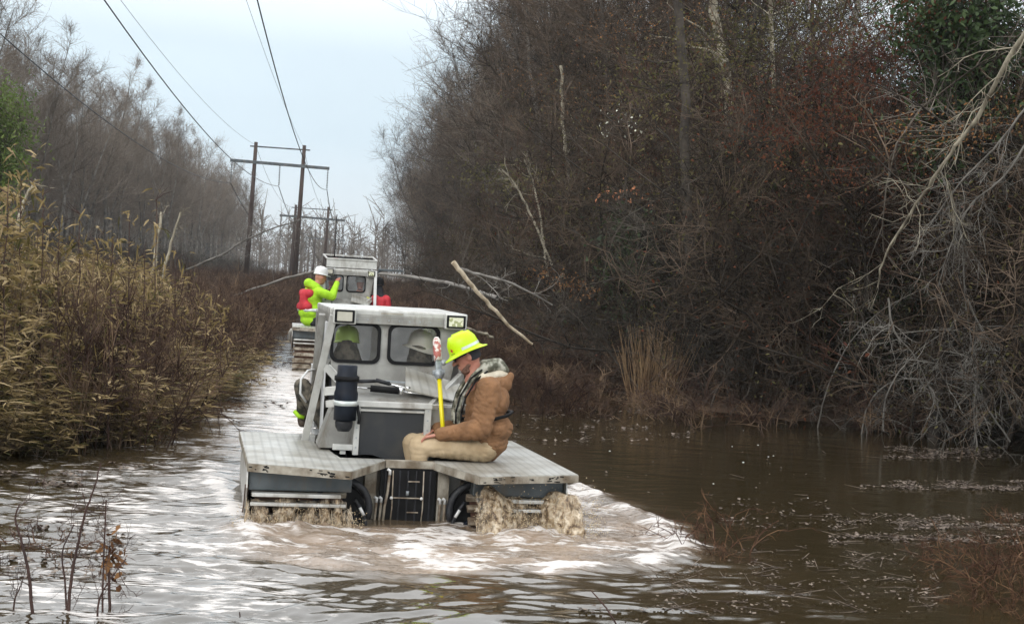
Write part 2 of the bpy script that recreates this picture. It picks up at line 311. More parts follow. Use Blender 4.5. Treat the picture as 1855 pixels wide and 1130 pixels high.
# ------------------------------------------------------------------ water
P = lambda px, py: (lambda v: (v.x, v.y))(atz(px, py))
TH = R(11.5); V1O = Vector((-.70, 11.60, 0)); V1R = Vector((math.cos(TH), math.sin(TH), 0)); V1F = Vector((-math.sin(TH), math.cos(TH), 0))
def v1(x, y, z=0.0): return V1O+V1R*x+V1F*y+Vector((0, 0, z))
WAKE = [P(850, 925), P(1050, 880), P(1110, 905), P(1200, 945), P(1262, 985), P(1265, 1015), P(1140, 1030), P(980, 1030), P(860, 1035), P(740, 1018), P(735, 975)]
CHURN = [P(420, 955), P(720, 955), P(745, 1010), P(860, 1030), P(700, 1045), P(450, 1000)]
def build_water():
    rows = [4.0]
    while rows[-1] < 50: rows.append(rows[-1]*(1+.0022) + .002)
    rows += list(np.linspace(51, 130, 60))
    ys = np.array(rows); u = np.linspace(-.47, .47, 720)
    X = ys[:, None]*u[None, :]; Y = np.repeat(ys[:, None], len(u), 1)
    ny, nx = X.shape
    # wave trains: vehicle wake ripples spreading outwards, with a light chop
    d1x, d1y = X-V1O.x, Y-V1O.y
    lx = d1x*V1R.x+d1y*V1R.y; ly = d1x*V1F.x+d1y*V1F.y
    leftz = sstep(.3, -1.6, lx)*sstep(-10, -6, -np.abs(Y-10))           # open, rippled water left of the machine
    rightz = sstep(1.2, 3.6, lx)
    near = sstep(12.5, 10.5, Y)
    amp = .013+.011*leftz+.008*near*(1-.6*rightz)
    amp = amp*(1-.82*rightz)*(1-.5*sstep(18, 30, Y))
    h = np.zeros_like(X); rs = np.random.RandomState(3)
    wx = X+.25*fbm(X*.7, Y*.7, 3); wy = Y+.25*fbm(X*.7+40, Y*.7, 3)
    for k in range(16):
        lam = .11*1.16**k; a = rs.normal(math.pi/2+.12, .38); q = 2*math.pi/lam
        gate = sstep(-.25, .35, pnoise(X*.45/lam**.5+k*7, Y*.8/lam**.5-k*3))
        h += gate*lam**.78*np.sin(q*(math.cos(a)*wx+math.sin(a)*wy)+rs.rand()*6.28)
    h = h*amp*.48
    ch = sstep(.25, -.1, seg_dist(X, Y, CHURN+CHURN[:1])*np.where(inside(X, Y, CHURN), -1, 1))
    wk_d = seg_dist(X, Y, WAKE+WAKE[:1])*np.where(inside(X, Y, WAKE), -1, 1)
    wk = sstep(.22, -.22, wk_d+.30*fbm(X*1.6, Y*2.2, 4))
    turb = np.clip(ch+wk, 0, 1)
    h += turb*(.026*fbm(X*2.4, Y*4.5, 4)+.020*np.abs(fbm(X*6, Y*11, 3)))
    # the lip of the wave thrown outwards on the right, and swells behind the tracks
    h += .05*np.exp(-(np.clip(np.abs(wk_d+.1), 0, 9)/.13)**2)*sstep(-1, 2.2, lx)
    for cx in (-.95, .95):
        h += .07*np.exp(-((lx-cx)/.5)**2-((ly+.25)/.22)**2)*(1+.8*fbm(X*5, Y*5, 3))
    side = np.exp(-((lx+1.55-.10*(2-ly))/.16)**2)*sstep(-2.2, -.2, ly)*sstep(5, 2, ly)
    h += side*.03
    foam = np.clip(.44*wk+.30*ch+.22*wk*sstep(.4, 0, np.abs(wk_d))-.30*wk*sstep(-.1, .5, fbm(X*1.2+9, Y*2.0, 3)), 0, 1)
    foam = np.maximum(foam, .62*side)
    foam = np.maximum(foam, .55*np.exp(-((ly+.25)/.16)**2)*sstep(1.6, 1.2, np.abs(lx)))
    fl = leftz*sstep(5.0, 7.5, Y)*sstep(19, 13.5, Y)*sstep(-6.5, -2.0, lx)*(.40+.30*fbm(X*.5+3, Y*.7, 3))  # foam here also paints in the white of the sky's reflection
    foam = np.maximum(foam, np.clip(fl, 0, .6)*.9)
    track = np.exp(-((lx+.25)/1.3)**2)*sstep(3.0, 7, ly)*sstep(24, 17, ly)       # churned strip between the two machines
    foam = np.maximum(foam, track*.6)
    mudl = np.clip(turb*(.62+.75*fbm(X*1.3+5, Y*2.6, 4))+.6*track+.25*sstep(3.5, 0, np.abs(lx))*sstep(-3.5, -.5, ly), 0, 1)
    V = np.stack([X, Y, h], -1).reshape(-1, 3); i = np.arange(ny*nx).reshape(ny, nx)
    Q = np.stack([i[:-1, :-1], i[:-1, 1:], i[1:, 1:], i[1:, :-1]], -1).reshape(-1, 4)
    # the rest of the sheet, all round
    n0 = len(V); ex = []; eq = []
    def quad(pts):
        k = n0+len(ex); ex.extend([(a, b, -.004) for a, b in pts]); eq.append((k, k+1, k+2, k+3))
    y0, y1 = ys[0], ys[-1]; w0, w1 = .47*y0, .47*y1
    quad([(-60, -30), (60, -30), (60, y0), (-60, y0)])
    quad([(-60, y0), (-w0, y0), (-w1, y1), (-60, y1)]); quad([(w0, y0), (60, y0), (60, y1), (w1, y1)])
    V = np.concatenate([V, np.array(ex)]); Q = np.concatenate([Q, np.array(eq)])
    mt, n, b = node_mat('muddy water')
    me = mesh_np('water', V, Q, mt, True)
    for nm, arr in (('foam', foam), ('silt', mudl), ('turb', turb)):
        at = me.attributes.new(nm, 'FLOAT', 'POINT'); at.data.foreach_set('value', np.concatenate([arr.ravel(), np.zeros(len(ex))]).astype(np.float32))
    L = n.links.new; N = n.nodes.new
    t = N('ShaderNodeTexCoord')
    def attr(nm): a = N('ShaderNodeAttribute'); a.attribute_name = nm; return a.outputs['Fac']
    def noise(s, d, sx=(1, 1, 1)):
        mp = N('ShaderNodeMapping'); mp.inputs['Scale'].default_value = sx; L(t.outputs['Object'], mp.inputs[0])
        z = N('ShaderNodeTexNoise'); z.inputs['Scale'].default_value = s; z.inputs['Detail'].default_value = d; z.inputs['Roughness'].default_value = .6
        L(mp.outputs[0], z.inputs[0]); return z.outputs[0]
    def math_(op, a, b_=None, cl=False):
        k = N('ShaderNodeMath'); k.operation = op; k.use_clamp = cl
        for i_, v in enumerate((a, b_)):
            if v is None: continue
            if isinstance(v, (int, float)): k.inputs[i_].default_value = v
            else: L(v, k.inputs[i_])
        return k.outputs[0]
    fm = attr('foam'); nz = noise(11.0, 9, (.45, 1.7, 1)); nz2 = noise(2.6, 5, (.6, 1.6, 1))
    mixn = math_('ADD', math_('MULTIPLY', nz, .6), math_('MULTIPLY', nz2, .4))
    thr = math_('SUBTRACT', math_('ADD', mixn, math_('MULTIPLY', fm, .42)), .66)
    mask = math_('MULTIPLY', thr, 11.0, True)
    mask = math_('MULTIPLY', mask, math_('MULTIPLY', fm, 6.0, True), True)
    silt = N('ShaderNodeMix'); silt.data_type = 'RGBA'; silt.inputs[6].default_value = (.033, .024, .010, 1); silt.inputs[7].default_value = (.30, .215, .145, 1)
    L(attr('silt'), silt.inputs[0])
    fc = N('ShaderNodeMix'); fc.data_type = 'RGBA'; fc.inputs[7].default_value = (.72, .67, .63, 1)
    L(mask, fc.inputs[0]); L(silt.outputs[2], fc.inputs[6]); L(fc.outputs[2], b.inputs['Base Color'])
    rr = math_('ADD', .035, math_('MULTIPLY', mask, .5)); L(rr, b.inputs['Roughness'])
    b.inputs['IOR'].default_value = 2.4
    bp = N('ShaderNodeBump'); bp.inputs['Distance'].default_value = .02; bp.inputs['Strength'].default_value = .10
    L(noise(14, 4, (.45, 1, 1)), bp.inputs['Height'])
    bp2 = N('ShaderNodeBump'); bp2.inputs['Distance'].default_value = .03
    L(attr('turb'), bp2.inputs['Strength']); L(nz, bp2.inputs['Height']); L(bp.outputs[0], bp2.inputs['Normal']); L(bp2.outputs[0], b.inputs['Normal'])
    tag(link('water', me), kind='structure')
build_water()
# ------------------------------------------------------------------ part builders (bmesh)
class MB:
    def __init__(s): s.bm = bmesh.new()
    def box(s, x0, x1, y0, y1, z0, z1, bev=0.0):
        r = bmesh.ops.create_cube(s.bm, size=1); vs = r['verts']
        for v in vs: v.co = Vector(((x0+x1)/2+v.co.x*(x1-x0), (y0+y1)/2+v.co.y*(y1-y0), (z0+z1)/2+v.co.z*(z1-z0)))
        if bev:
            es = list({e for v in vs for e in v.link_edges}); bmesh.ops.bevel(s.bm, geom=es, offset=bev, segments=2, affect='EDGES', profile=.6)
        return s
    def bar(s, a, b, w, h, up=(0, 0, 1), bev=.004):
        a, b = Vector(a), Vector(b); d = (b-a); L = d.length; d.normalize(); up = Vector(up)
        sx = d.cross(up); sx = sx.normalized() if sx.length > 1e-4 else Vector((1, 0, 0)); u = sx.cross(d)
        n0 = len(s.bm.verts); r = bmesh.ops.create_cube(s.bm, size=1); vs = r['verts']
        for v in vs: c = v.co.copy(); v.co = (a+b)/2+sx*c.x*w+d*c.y*L+u*c.z*h
        if bev:
            es = list({e for v in vs for e in v.link_edges}); bmesh.ops.bevel(s.bm, geom=es, offset=bev, segments=1, affect='EDGES')
        return s
    def tube(s, pts, r, n=10, caps=True):
        pts = [Vector(p) for p in pts]; rs = r if isinstance(r, (list, tuple)) else [r]*len(pts); rings = []
        d0 = (pts[1]-pts[0]).normalized(); u = d0.orthogonal().normalized()
        for i, p in enumerate(pts):
            d = (pts[min(i+1, len(pts)-1)]-pts[max(i-1, 0)]).normalized(); u = (u-d*u.dot(d)).normalized(); v = d.cross(u)
            rings.append([s.bm.verts.new(p+(u*math.cos(6.28318*k/n)+v*math.sin(6.28318*k/n))*rs[i]) for k in range(n)])
        for a, b in zip(rings[:-1], rings[1:]):
            for k in range(n): s.bm.faces.new((a[k], a[(k+1) % n], b[(k+1) % n], b[k])).smooth = True
        if caps: s.bm.faces.new(rings[0][::-1]); s.bm.faces.new(rings[-1])
        return s
    def prism(s, poly, z0, z1, f=None):
        """poly in 2D; f maps (u,v,w)->3D"""
        f = f or (lambda u, v, w: (u, v, w))
        lo = [s.bm.verts.new(f(u, v, z0)) for u, v in poly]; hi = [s.bm.verts.new(f(u, v, z1)) for u, v in poly]; n = len(poly)
        a = s.bm.faces.new(lo[::-1]); b = s.bm.faces.new(hi)
        for k in range(n): s.bm.faces.new((lo[k], lo[(k+1) % n], hi[(k+1) % n], hi[k]))
        bmesh.ops.triangulate(s.bm, faces=[a, b]); return s
    def lathe(s, prof, c=(0, 0, 0), n=24, sx=1.0, sy=1.0):
        rings = []
        for r, z in prof:
            rings.append([s.bm.verts.new((c[0]+r*sx*math.cos(6.28318*k/n), c[1]+r*sy*math.sin(6.28318*k/n), c[2]+z)) for k in range(n)])
        for a, b in zip(rings[:-1], rings[1:]):
            for k in range(n): s.bm.faces.new((a[k], a[(k+1) % n], b[(k+1) % n], b[k])).smooth = True
        s.bm.faces.new(rings[0][::-1]); s.bm.faces.new(rings[-1]); return s
    def sphere(s, c, r, sub=2, sc_=(1, 1, 1)):
        q = bmesh.ops.create_icosphere(s.bm, subdivisions=sub, radius=1)
        for v in q['verts']: v.co = Vector((c[0]+v.co.x*r*sc_[0], c[1]+v.co.y*r*sc_[1], c[2]+v.co.z*r*sc_[2]))
        for f in s.bm.faces: pass
        return s
    def build(s, name, mt, parent=None, smooth=False):
        bmesh.ops.recalc_face_normals(s.bm, faces=s.bm.faces)
        me = bpy.data.meshes.new(name); s.bm.to_mesh(me); s.bm.free()
        for x in (mt if isinstance(mt, list) else [mt]): me.materials.append(x)
        if smooth: me.polygons.foreach_set('use_smooth', [True]*len(me.polygons))
        return link(name, me, parent)
def rrect(x0, x1, z0, z1, r, n=5):
    out = []
    for cx, cz, a0 in ((x1-r, z1-r, 0), (x0+r, z1-r, 90), (x0+r, z0+r, 180), (x1-r, z0+r, 270)):
        for k in range(n+1): a = R(a0+90*k/n); out.append((cx+r*math.cos(a), cz+r*math.sin(a)))
    return out
def plate_holes(name, outer, holes, y, th, mt, parent):
    """a wall in the x-z plane at depth y with openings"""
    cu = bpy.data.curves.new(name, 'CURVE'); cu.dimensions = '2D'; cu.fill_mode = 'BOTH'; cu.extrude = th/2
    for poly in [outer]+holes:
        sp = cu.splines.new('POLY'); sp.points.add(len(poly)-1); sp.use_cyclic_u = True
        for p, (u, v) in zip(sp.points, poly): p.co = (u, v, 0, 1)
    tmp = bpy.data.objects.new('tmp', cu); col.objects.link(tmp)
    me = bpy.data.meshes.new_from_object(tmp.evaluated_get(bpy.context.evaluated_depsgraph_get()))
    bpy.data.objects.remove(tmp); bpy.data.curves.remove(cu)
    me.transform(Matrix(((1, 0, 0, 0), (0, 0, -1, y), (0, 1, 0, 0), (0, 0, 0, 1)))); me.materials.clear(); me.materials.append(mt)
    me.name = name; return link(name, me, parent)
def ring_plate(name, outer, inner, y, th, mt, parent): return plate_holes(name, outer, [inner], y, th, mt, parent)

# ------------------------------------------------------------------ the tracked amphibious carriers
def build_carrier(label, second=False):
    v = empty('amphibious_carrier'); tag(v, label, 'amphibious vehicle')
    A, AL, AD = M['alu'], M['alu_light'], M['alu_dirty']
    # deck plates with a muddy turned-down rim
    for poly in ([(-1.34, .05), (-.55, -.25), (-.20, .48), (-.20, .56), (-.57, .56), (-.62, .95), (-.68, 2.25), (-1.38, 2.25)],
                 [(1.34, -.05), (1.25, 2.28), (.60, 2.28), (.60, .95), (.58, .56), (.22, .56), (.22, .46), (.47, -.31)]):
        d = MB().prism(poly, .488, .500).build('deck_plate', M['tread'], v)
        c = Vector((sum(p[0] for p in poly)/8, sum(p[1] for p in poly)/8, 0)); mb = MB()
        for (a, b) in zip(poly, poly[1:]+poly[:1]):
            mb.bar((a[0], a[1], .464), (b[0], b[1], .464), .012, .060, bev=.002)
        mb.build('rim', AD, d)
    MB().box(-.197, .217, .455, .56, .44, .499, .003).build('rear_bumper', AD, v)
    # scuffs and chips along the rear rim, bolts on the roof header
    rs = np.random.RandomState(4+second); mb = MB()
    for a, b, n in (((-1.34, .05), (-.55, -.25), 26), ((.47, -.31), (1.34, -.05), 26)):
        for k in range(n):
            f = rs.choice([rs.rand(), .70+.13*rs.rand(), .12+.08*rs.rand()]); x, y = a[0]+(b[0]-a[0])*f, a[1]+(b[1]-a[1])*f; L = rs.uniform(.004, .022); dx, dy = (b[0]-a[0]), (b[1]-a[1]); ln = math.hypot(dx, dy); z = rs.uniform(.445, .488)
            mb.bar((x-dx/ln*L, y-dy/ln*L-.007, z), (x+dx/ln*L, y+dy/ln*L-.007, z+rs.normal()*.004), .004, rs.uniform(.003, .010), bev=0)
    mb.build('rim_scuff', M['black'], v)
    mb = MB()
    for x in np.linspace(-.60, .54, 13): mb.tube([(x, 1.426, 1.642), (x, 1.419, 1.642)], .007, 8)
    for x in (-.425, .185):
        for z in np.linspace(.48, .90, 6): mb.tube([(x, .776, z), (x, .770, z)], .007, 8)
    mb.build('bolts', M['grey_cast'], v)
    # hull between the tracks
    h = MB().box(-.50, .50, .62, 4.1, -.45, .43, .01).build('hull', A, v)
    mb = MB()
    mb.box(-.36, -.26, .50, .60, -.3, .44, .004).build('transom_post', AD, v); MB().box(.26, .36, .50, .60, -.3, .44, .004).build('transom_post', AD, v)
    t = MB().box(-.235, .24, .468, .492, -.35, .435, .004).build('transom', M['black'], v)
    mb = MB()
    for x in (-.13, .13): mb.tube([(x, .455, .42), (x+.004, .45, .1), (x-.01, .45, -.1)], .006, 6)
    mb.bar((-.14, .455, .19), (.13, .455, .19), .012, .012).bar((.0, .455, .33), (.10, .455, .33), .012, .012).bar((.0, .455, .07), (.10, .455, .07), .012, .012)
    mb.build('hinge_rod', M['muddy_steel'], t)
    mb = MB()
    for x in (-.19, -.07, .0, .07, .19): mb.bar((x, .462, -.3), (x, .462, .42), .016, .014)
    mb.build('rib', M['black_rubber'], t)
    for pts in ([(-.16, .435, .40), (-.17, .43, .25), (-.19, .43, .12), (-.20, .43, -.05)], [(-.255, .47, .16), (-.265, .46, 0), (-.275, .46, -.12)],
                [(-.215, .47, .16), (-.225, .46, 0), (-.235, .46, -.12)], [(.285, .47, .16), (.28, .46, 0), (.265, .46, -.12)],
                [(.325, .47, .16), (.322, .46, 0), (.31, .46, -.12)]):
        o = MB().tube(pts, .0115, 8).build('hydraulic_line', M['muddy_steel'], v)
        p = Vector(pts[0]); MB().tube([p+Vector((0, 0, -.015)), p+Vector((0, 0, .02)), p+Vector((-.02, -.005, .032))], .013, 8).build('fitting', M['white'], o)
    MB().sphere((-.135, .445, .19), .014).build('latch', M['white'], v); MB().sphere((.12, .445, .19), .014).build('latch', M['white'], v)
    MB().tube([(.0, .455, .215), (.0, .455, .25)], .014, 8).build('latch', M['grey_cast'], v)
    for sx in (-1, 1):
        cx = sx*.56
        # drive motor, its guard and hoses between transom and track
        mb = MB(); mb.tube([(cx, .30, .10), (cx, .62, .10)], .20, 28)
        mo = mb.build('drive_motor', M['black'], v)
        arc = [(cx+.225*math.cos(a)*1.0, .27, .12+.235*math.sin(a)) for a in np.linspace(R(-20), R(200), 16)]
        MB().tube(arc, .030, 8).build('hose', M['black_rubber'], mo)
        arc = [(cx-sx*(.10+.10*math.sin(a)), .25, .20-.22*a/1.6) for a in np.linspace(0, 1.6, 8)]
        hs = MB().tube(arc, .017, 8).build('hose', M['black_rubber'], mo)
        MB().tube([Vector(arc[2])+Vector((0, -.015, 0)), Vector(arc[4])+Vector((0, -.015, 0))], .013, 8).build('fitting', M['white'], hs)
        MB().tube([(cx+sx*.05, .26, .12), (cx+sx*.10, .25, -.02)], .012, 8).build('fitting', M['chrome'], mo)
        MB().tube([(cx-sx*.02, .22, -.06), (cx-sx*.02, .30, -.06)], .12, 20).build('hub', M['navy'], mo)
        # pontoon side and bottom
        s_ = MB().prism([(-.02, .33), (.30, .335), (.30, .44), (-.02+.0, .44)], 0, 1).bm; s_.free()
        x0, x1 = (-1.33, -.50) if sx < 0 else (.50, 1.27)
        MB().box(x0, x1, .14, 2.2, .27, .444, .012).build('pontoon', M['hull_grey'], v); MB().box(x0+.05, x1-.05, 2.2, 4.0, -.1, .16, .012).build('fore_guard', M['hull_grey'], v)
        MB().box(x0+.03, x1-.09, .05, .135, .232, .262, .006).build('track_lip', AL, v); MB().box(x0+.02, x1-.05, .015, .07, .165, .190, .005).build('track_lip', AL, v)
        g = MB(); xo = x0-.012 if sx < 0 else x1+.012
        g.prism([(.10, .45), (2.2, .45), (2.9, .20), (2.9, -.05), (.75, -.05), (.28, .10), (.06, .30)], xo-.006, xo+.006, lambda a, b, c: (c, a, b))
        g.build('side_panel', AL, v)
        g = MB()
        for a, b in (((xo, .12, .31), (xo, .34, .11)), ((xo, .34, .11), (xo, .8, -.04))): g.bar(a, b, .03, .03)
        g.build('side_stiffener', M['rust'], v)
        # the track: belt round two wheels with bars across
        tr = empty('track_assembly') if False else None
        xa, xb = (x0+.03, x0+.80) if sx < 0 else (x1-.80, x1-.03)
        r_, zc, ya, yb = .40, -.13, .50, 3.6
        path = []
        for a in np.linspace(R(270), R(90), 15): path.append((ya+r_*math.cos(a)*1.0, zc+r_*math.sin(a)))
        for a in np.linspace(R(90), R(-90), 9): path.append((yb+r_*math.cos(a), zc+r_*math.sin(a)))
        mb = MB(); n = len(path)
        ring = [[mb.bm.verts.new((x, y, z)) for (y, z) in path] for x in (xa+.03, xb-.03)]
        for k in range(n): mb.bm.faces.new((ring[0][k], ring[0][(k+1) % n], ring[1][(k+1) % n], ring[1][k]))
        belt = mb.build('track', M['rust'] if not second else M['rust'], v)
        # walk round the loop and set a bar every .125 m
        P_ = path+path[:1]; acc = 0; nxt = 0; bars = MB()
        for (a, b) in zip(P_[:-1], P_[1:]):
            L = math.hypot(b[0]-a[0], b[1]-a[1]); 
            if L < 1e-6: continue
            while nxt <= acc+L:
                f = (nxt-acc)/L; y = a[0]+(b[0]-a[0])*f; z = a[1]+(b[1]-a[1])*f; ny, nz = (b[1]-a[1])/L, -(b[0]-a[0])/L
                ny, nz = -abs(0)+ny, nz
                # outward normal (loop runs clockwise seen from +x)
                cxn = y-((ya if y < (ya+yb)/2 else yb)); out = Vector((0, ny, nz))
                if Vector((0, (y-min(max(y, ya), yb)) or 0, z-zc)).dot(out) < 0: out = -out
                c = Vector((0, y, z))+out*.03; tdir = Vector((0, b[0]-a[0], b[1]-a[1])).normalized()
                bars.bar(Vector((xa, 0, 0))+c, Vector((xb, 0, 0))+c, .045, .055, up=out, bev=.006)
                bars.bar(Vector((xa, 0, 0))+c+tdir*.035-out*.02, Vector((xb, 0, 0))+c+tdir*.035-out*.02, .03, .02, up=out, bev=.003)
                nxt += .115
            acc += L
        bars.build('grouser_bar', M['muddy_steel'], belt)
        for y in (ya, yb):
            MB().tube([(xa+.08, y, zc), (xb-.08, y, zc)], .34, 22).build('track_wheel', M['black_rubber'], v)
    # bow
    MB().prism([(4.1, .43), (4.7, .36), (4.55, -.1), (4.1, -.45)], -.5, .5, lambda a, b, c: (c, a, b)).build('bow', A, v)
    # engine housing behind the cab
    mb = MB(); mb.prism([(.845, .44), (.845, .93), (1.30, 1.10), (1.49, 1.10), (1.49, .44)], -.44, .46, lambda a, b, c: (c, a, b))
    eh = mb.build('engine_housing', A, v)
    mb = MB()
    mb.bar((-.425, .80, .42), (-.425, .80, .95), .05, .05).bar((.185, .80, .42), (.185, .80, .95), .06, .05)
    mb.bar((-.47, .79, .94), (.22, .79, .94), .05, .05).bar((-.40, .80, .885), (.155, .80, .885), .03, .022)
    mb.bar((-.62, .80, .56), (-.45, .80, .56), .045, .05).bar((-.53, .82, .40), (-.53, .82, .56), .05, .045)
    mb.build('housing_frame', AL, eh)
    rd = MB().box(-.400, .155, .815, .835, .42, .873).build('radiator_grille', M['grille'], eh)
    # left shoulder of the housing
    mb = MB(); mb.prism([(-.72, .52), (-.44, .52), (-.44, .96), (-.60, .90)], 1.05, 1.49, lambda a, b, c: (a, c, b)); mb.build('side_cover', A, eh)
    mb = MB(); mb.bar((-.66, 1.10, .90), (-.44, 1.02, .93), .10, .05).bar((-.68, 1.2, 1.0), (-.46, 1.15, 1.03), .12, .06)
    mb.bar((-.66, 1.46, 1.20), (-.48, 1.30, 1.02), .05, .05); mb.build('brace', AL, eh)
    mb = MB(); mb.bar((.18, .82, .90), (.56, 1.46, 1.16), .04, .07).bar((.20, .84, .93), (.62, 1.0, .93), .045, .045).bar((.60, .9, .5), (.60, .9, .93), .05, .05)
    mb.build('brace', AL, eh)
    mb = MB(); mb.prism([(.46, .52), (.66, .52), (.60, .90), (.46, .90)], 1.0, 1.49, lambda a, b, c: (a, c, b)); mb.build('side_cover', A, eh)
    # tilted tread plate lid at the right
    a, b, c, d = Vector((.05, 1.42, 1.225)), Vector((.55, 1.38, 1.10)), Vector((.42, .92, .985)), Vector((.0, .96, 1.06))
    mb = MB(); nrm = (b-a).cross(c-a).normalized()*.006; P4 = [a, a+(b-a)*.12+Vector((0, 0, .0)), b, c, d]
    lo = [mb.bm.verts.new(p-nrm) for p in P4]; hi = [mb.bm.verts.new(p+nrm) for p in P4]
    mb.bm.faces.new(lo[::-1]); mb.bm.faces.new(hi)
    for k in range(5): mb.bm.faces.new((lo[k], lo[(k+1) % 5], hi[(k+1) % 5], hi[k]))
    mb.build('lid_plate', M['tread'], eh)
    # air cleaner
    if not second:
        x, y = -.535, .74
        ac = MB().lathe([(.0, .80), (.096, .80), (.096, .965), (.102, .985), (.102, 1.03), (.092, 1.06), (.094, 1.14), (.092, 1.18), (.085, 1.19), (.085, 1.265), (.0, 1.27)], (x, y, 0), 32).build('air_cleaner', M['navy'], v)
        MB().lathe([(.0, 1.135), (.106, 1.135), (.106, 1.175), (0, 1.175)], (x, y, 0), 32).build('clamp_ring', M['black'], ac)
        MB().lathe([(.0, .925), (.101, .925), (.101, .967), (0, .967)], (x, y, 0), 32).build('silver_band', M['silver_tape'], ac)
        MB().lathe([(.0, .70), (.05, .705), (.072, .74), (.076, .78), (.07, .80), (0, .80)], (x-.005, y, 0), 24).build('dust_cup', M['black_rubber'], ac)
        MB().tube([(x+.10, y, .93), (x+.125, y-.01, .82), (x+.12, y-.01, .77)], .014, 8).build('hose', M['black'], ac)
    # cab
    wl = [(-.66, 1.62), (-.60, 1.02), (.46, 1.02), (.56, 1.62)]
    w1, w2 = rrect(-.63, -.185, 1.245, 1.605, .07), rrect(-.115, .355, 1.25, 1.61, .07)
    cab = plate_holes('cab_wall', wl, [w1, w2], 1.50, .03, A, v)
    for wx in (w1, w2):
        cx = sum(p[0] for p in wx)/len(wx); cz = sum(p[1] for p in wx)/len(wx)
        inn = [(cx+(p[0]-cx)*.895, cz+(p[1]-cz)*.87) for p in wx]
        s_ = ring_plate('window_seal', [(cx+(p[0]-cx)*1.015, cz+(p[1]-cz)*1.02) for p in wx], inn, 1.492, .05, M['black'], cab)
        mb = MB(); vs = [mb.bm.verts.new((cx+(p[0]-cx)*.97, 1.50, cz+(p[1]-cz)*.97)) for p in wx]; mb.bm.faces.new(vs); mb.build('pane', M['glass'], s_)
    ro = MB().box(-.66, .595, 1.425, 3.15, 1.675, 1.735, .014).build('roof', AL, v)
    MB().box(-.63, .565, 1.425, 1.50, 1.605, 1.678, .004).build('roof_header', A, ro)
    MB().box(-.655, -.60, 1.51, 3.1, 1.60, 1.677, .004).build('roof_rail', A, ro); MB().box(.545, .59, 1.51, 3.1, 1.60, 1.677, .004).build('roof_rail', A, ro)
    MB().box(-.20, .0, 1.398, 1.402, 1.700, 1.712).build('scuff', M['alu_dirty'], ro)
    for (xa, xb, fm_) in ((-.635, -.430, 'lamp_glass'), (.375, .575, 'led')):
        fl = MB().box(xa, xb, 1.33, 1.41, 1.595, 1.735, .012).build('floodlight', AL, v)
        cx, cz = (xa+xb)/2, 1.662
        ring_plate('bezel', rrect(xa+.014, xb-.014, 1.607, 1.722, .01), rrect(xa+.034, xb-.034, 1.622, 1.706, .006), 1.327, .012, M['black'], fl)
        mb = MB().box(xa+.03, xb-.03, 1.3245, 1.331, 1.619, 1.709); mb.build('lens', M[fm_], fl)
    # leaning corner posts
    for a, b in (((-.625, 1.40, 1.67), (-.80, 1.74, .50)),):
        MB().bar(a, b, .065, .05, up=(0, 1, 0)).build('corner_post', AL, v)
    MB().bar((-.70, 1.80, 1.66), (-.74, 2.05, .72), .06, .05, up=(0, 1, 0)).build('corner_post', A, v)
    MB().bar((.58, 1.80, 1.66), (.72, 2.05, .5), .05, .05, up=(0, 1, 0)).build('corner_post', A, v)
    for x in (-.64, .58): MB().bar((x, 3.1, 1.66), (x, 3.35, .6), .05, .05, up=(0, 1, 0)).build('corner_post', A, v)
    MB().prism([(1.52, .5), (3.5, .5), (3.4, 1.12), (2.3, 1.08), (1.9, 1.2), (1.52, 1.6)], .555, .575, lambda a, b, c: (c, a, b)).build('side_wall', A, v)
    MB().prism([(1.52, .5), (1.75, .5), (1.75, 1.60), (1.52, 1.60)], -.675, -.66, lambda a, b, c: (c, a, b)).build('side_wall', M['interior'], v); MB().prism([(2.7, .5), (3.5, .5), (3.4, 1.1), (2.7, 1.1)], -.675, -.66, lambda a, b, c: (c, a, b)).build('side_wall', M['interior'], v)
    MB().box(-.66, .57, 3.30, 3.34, .45, 1.15).build('dashboard', M['interior'], v)
    fw = plate_holes('windscreen_frame', [(-.66, 1.66), (-.66, 1.10), (.58, 1.10), (.58, 1.66)], [rrect(-.61, -.08, 1.16, 1.61, .05), rrect(-.02, .53, 1.16, 1.61, .05)], 3.26, .03, A, v)
    MB().box(-.62, .54, 3.262, 3.266, 1.15, 1.62).build('pane', M['fogged'], fw)
    MB().box(-.65, .55, 1.55, 3.3, .40, .44).build('cab_floor', M['interior'], v)
    # grab rail outside the left opening
    MB().tube([(-.70, 1.95, 1.14), (-.80, 1.85, 1.13), (-.86, 1.82, 1.05), (-.86, 1.82, .92), (-.80, 1.84, .84)], .011, 8).build('grab_rail', M['white'], v)
    for sx in (-.45, .28):
        s_ = MB().box(sx-.17, sx+.2, 1.75, 2.2, .52, .64, .03).box(sx-.17, sx+.2, 1.535, 1.585, .6, 1.12, .02).build('seat', M['dark_cloth'], v)
    # cleat at the foot of the post
    MB().tube([(-.70, 1.55, .50), (-.70, 1.5, .56), (-.66, 1.42, .55), (-.64, 1.35, .51)], .025, 8).build('tow_strap', M['camo_dark'], v)
    if second:
        tr = MB()
        tr.prism([(-.62, 1.76), (.60, 1.76), (.60, 1.93), (-.62, 1.93)], 1.42, 1.44, lambda a, b, c: (a, c, b))
        tr.bar((-.62, 1.41, 1.94), (.60, 1.41, 1.94), .035, .03).bar((-.70, 2.6, 2.03), (.54, 2.6, 2.03), .035, .03)
        tr.bar((-.62, 1.41, 1.94), (-.70, 2.6, 2.03), .035, .03).bar((.60, 1.41, 1.94), (.54, 2.6, 2.03), .035, .03)
        tr.build('roof_tray', AL, v)
        MB().box(-.60, .55, 2.52, 2.58, 1.76, 2.0).box(-.60, .52, 1.46, 2.52, 1.75, 1.765).build('tray_liner', M['black'], v)
        MB().box(-.50, -.30, 1.7, 2.1, 1.767, 1.96, .04).build('fuel_can', M['red_cloth'], v)
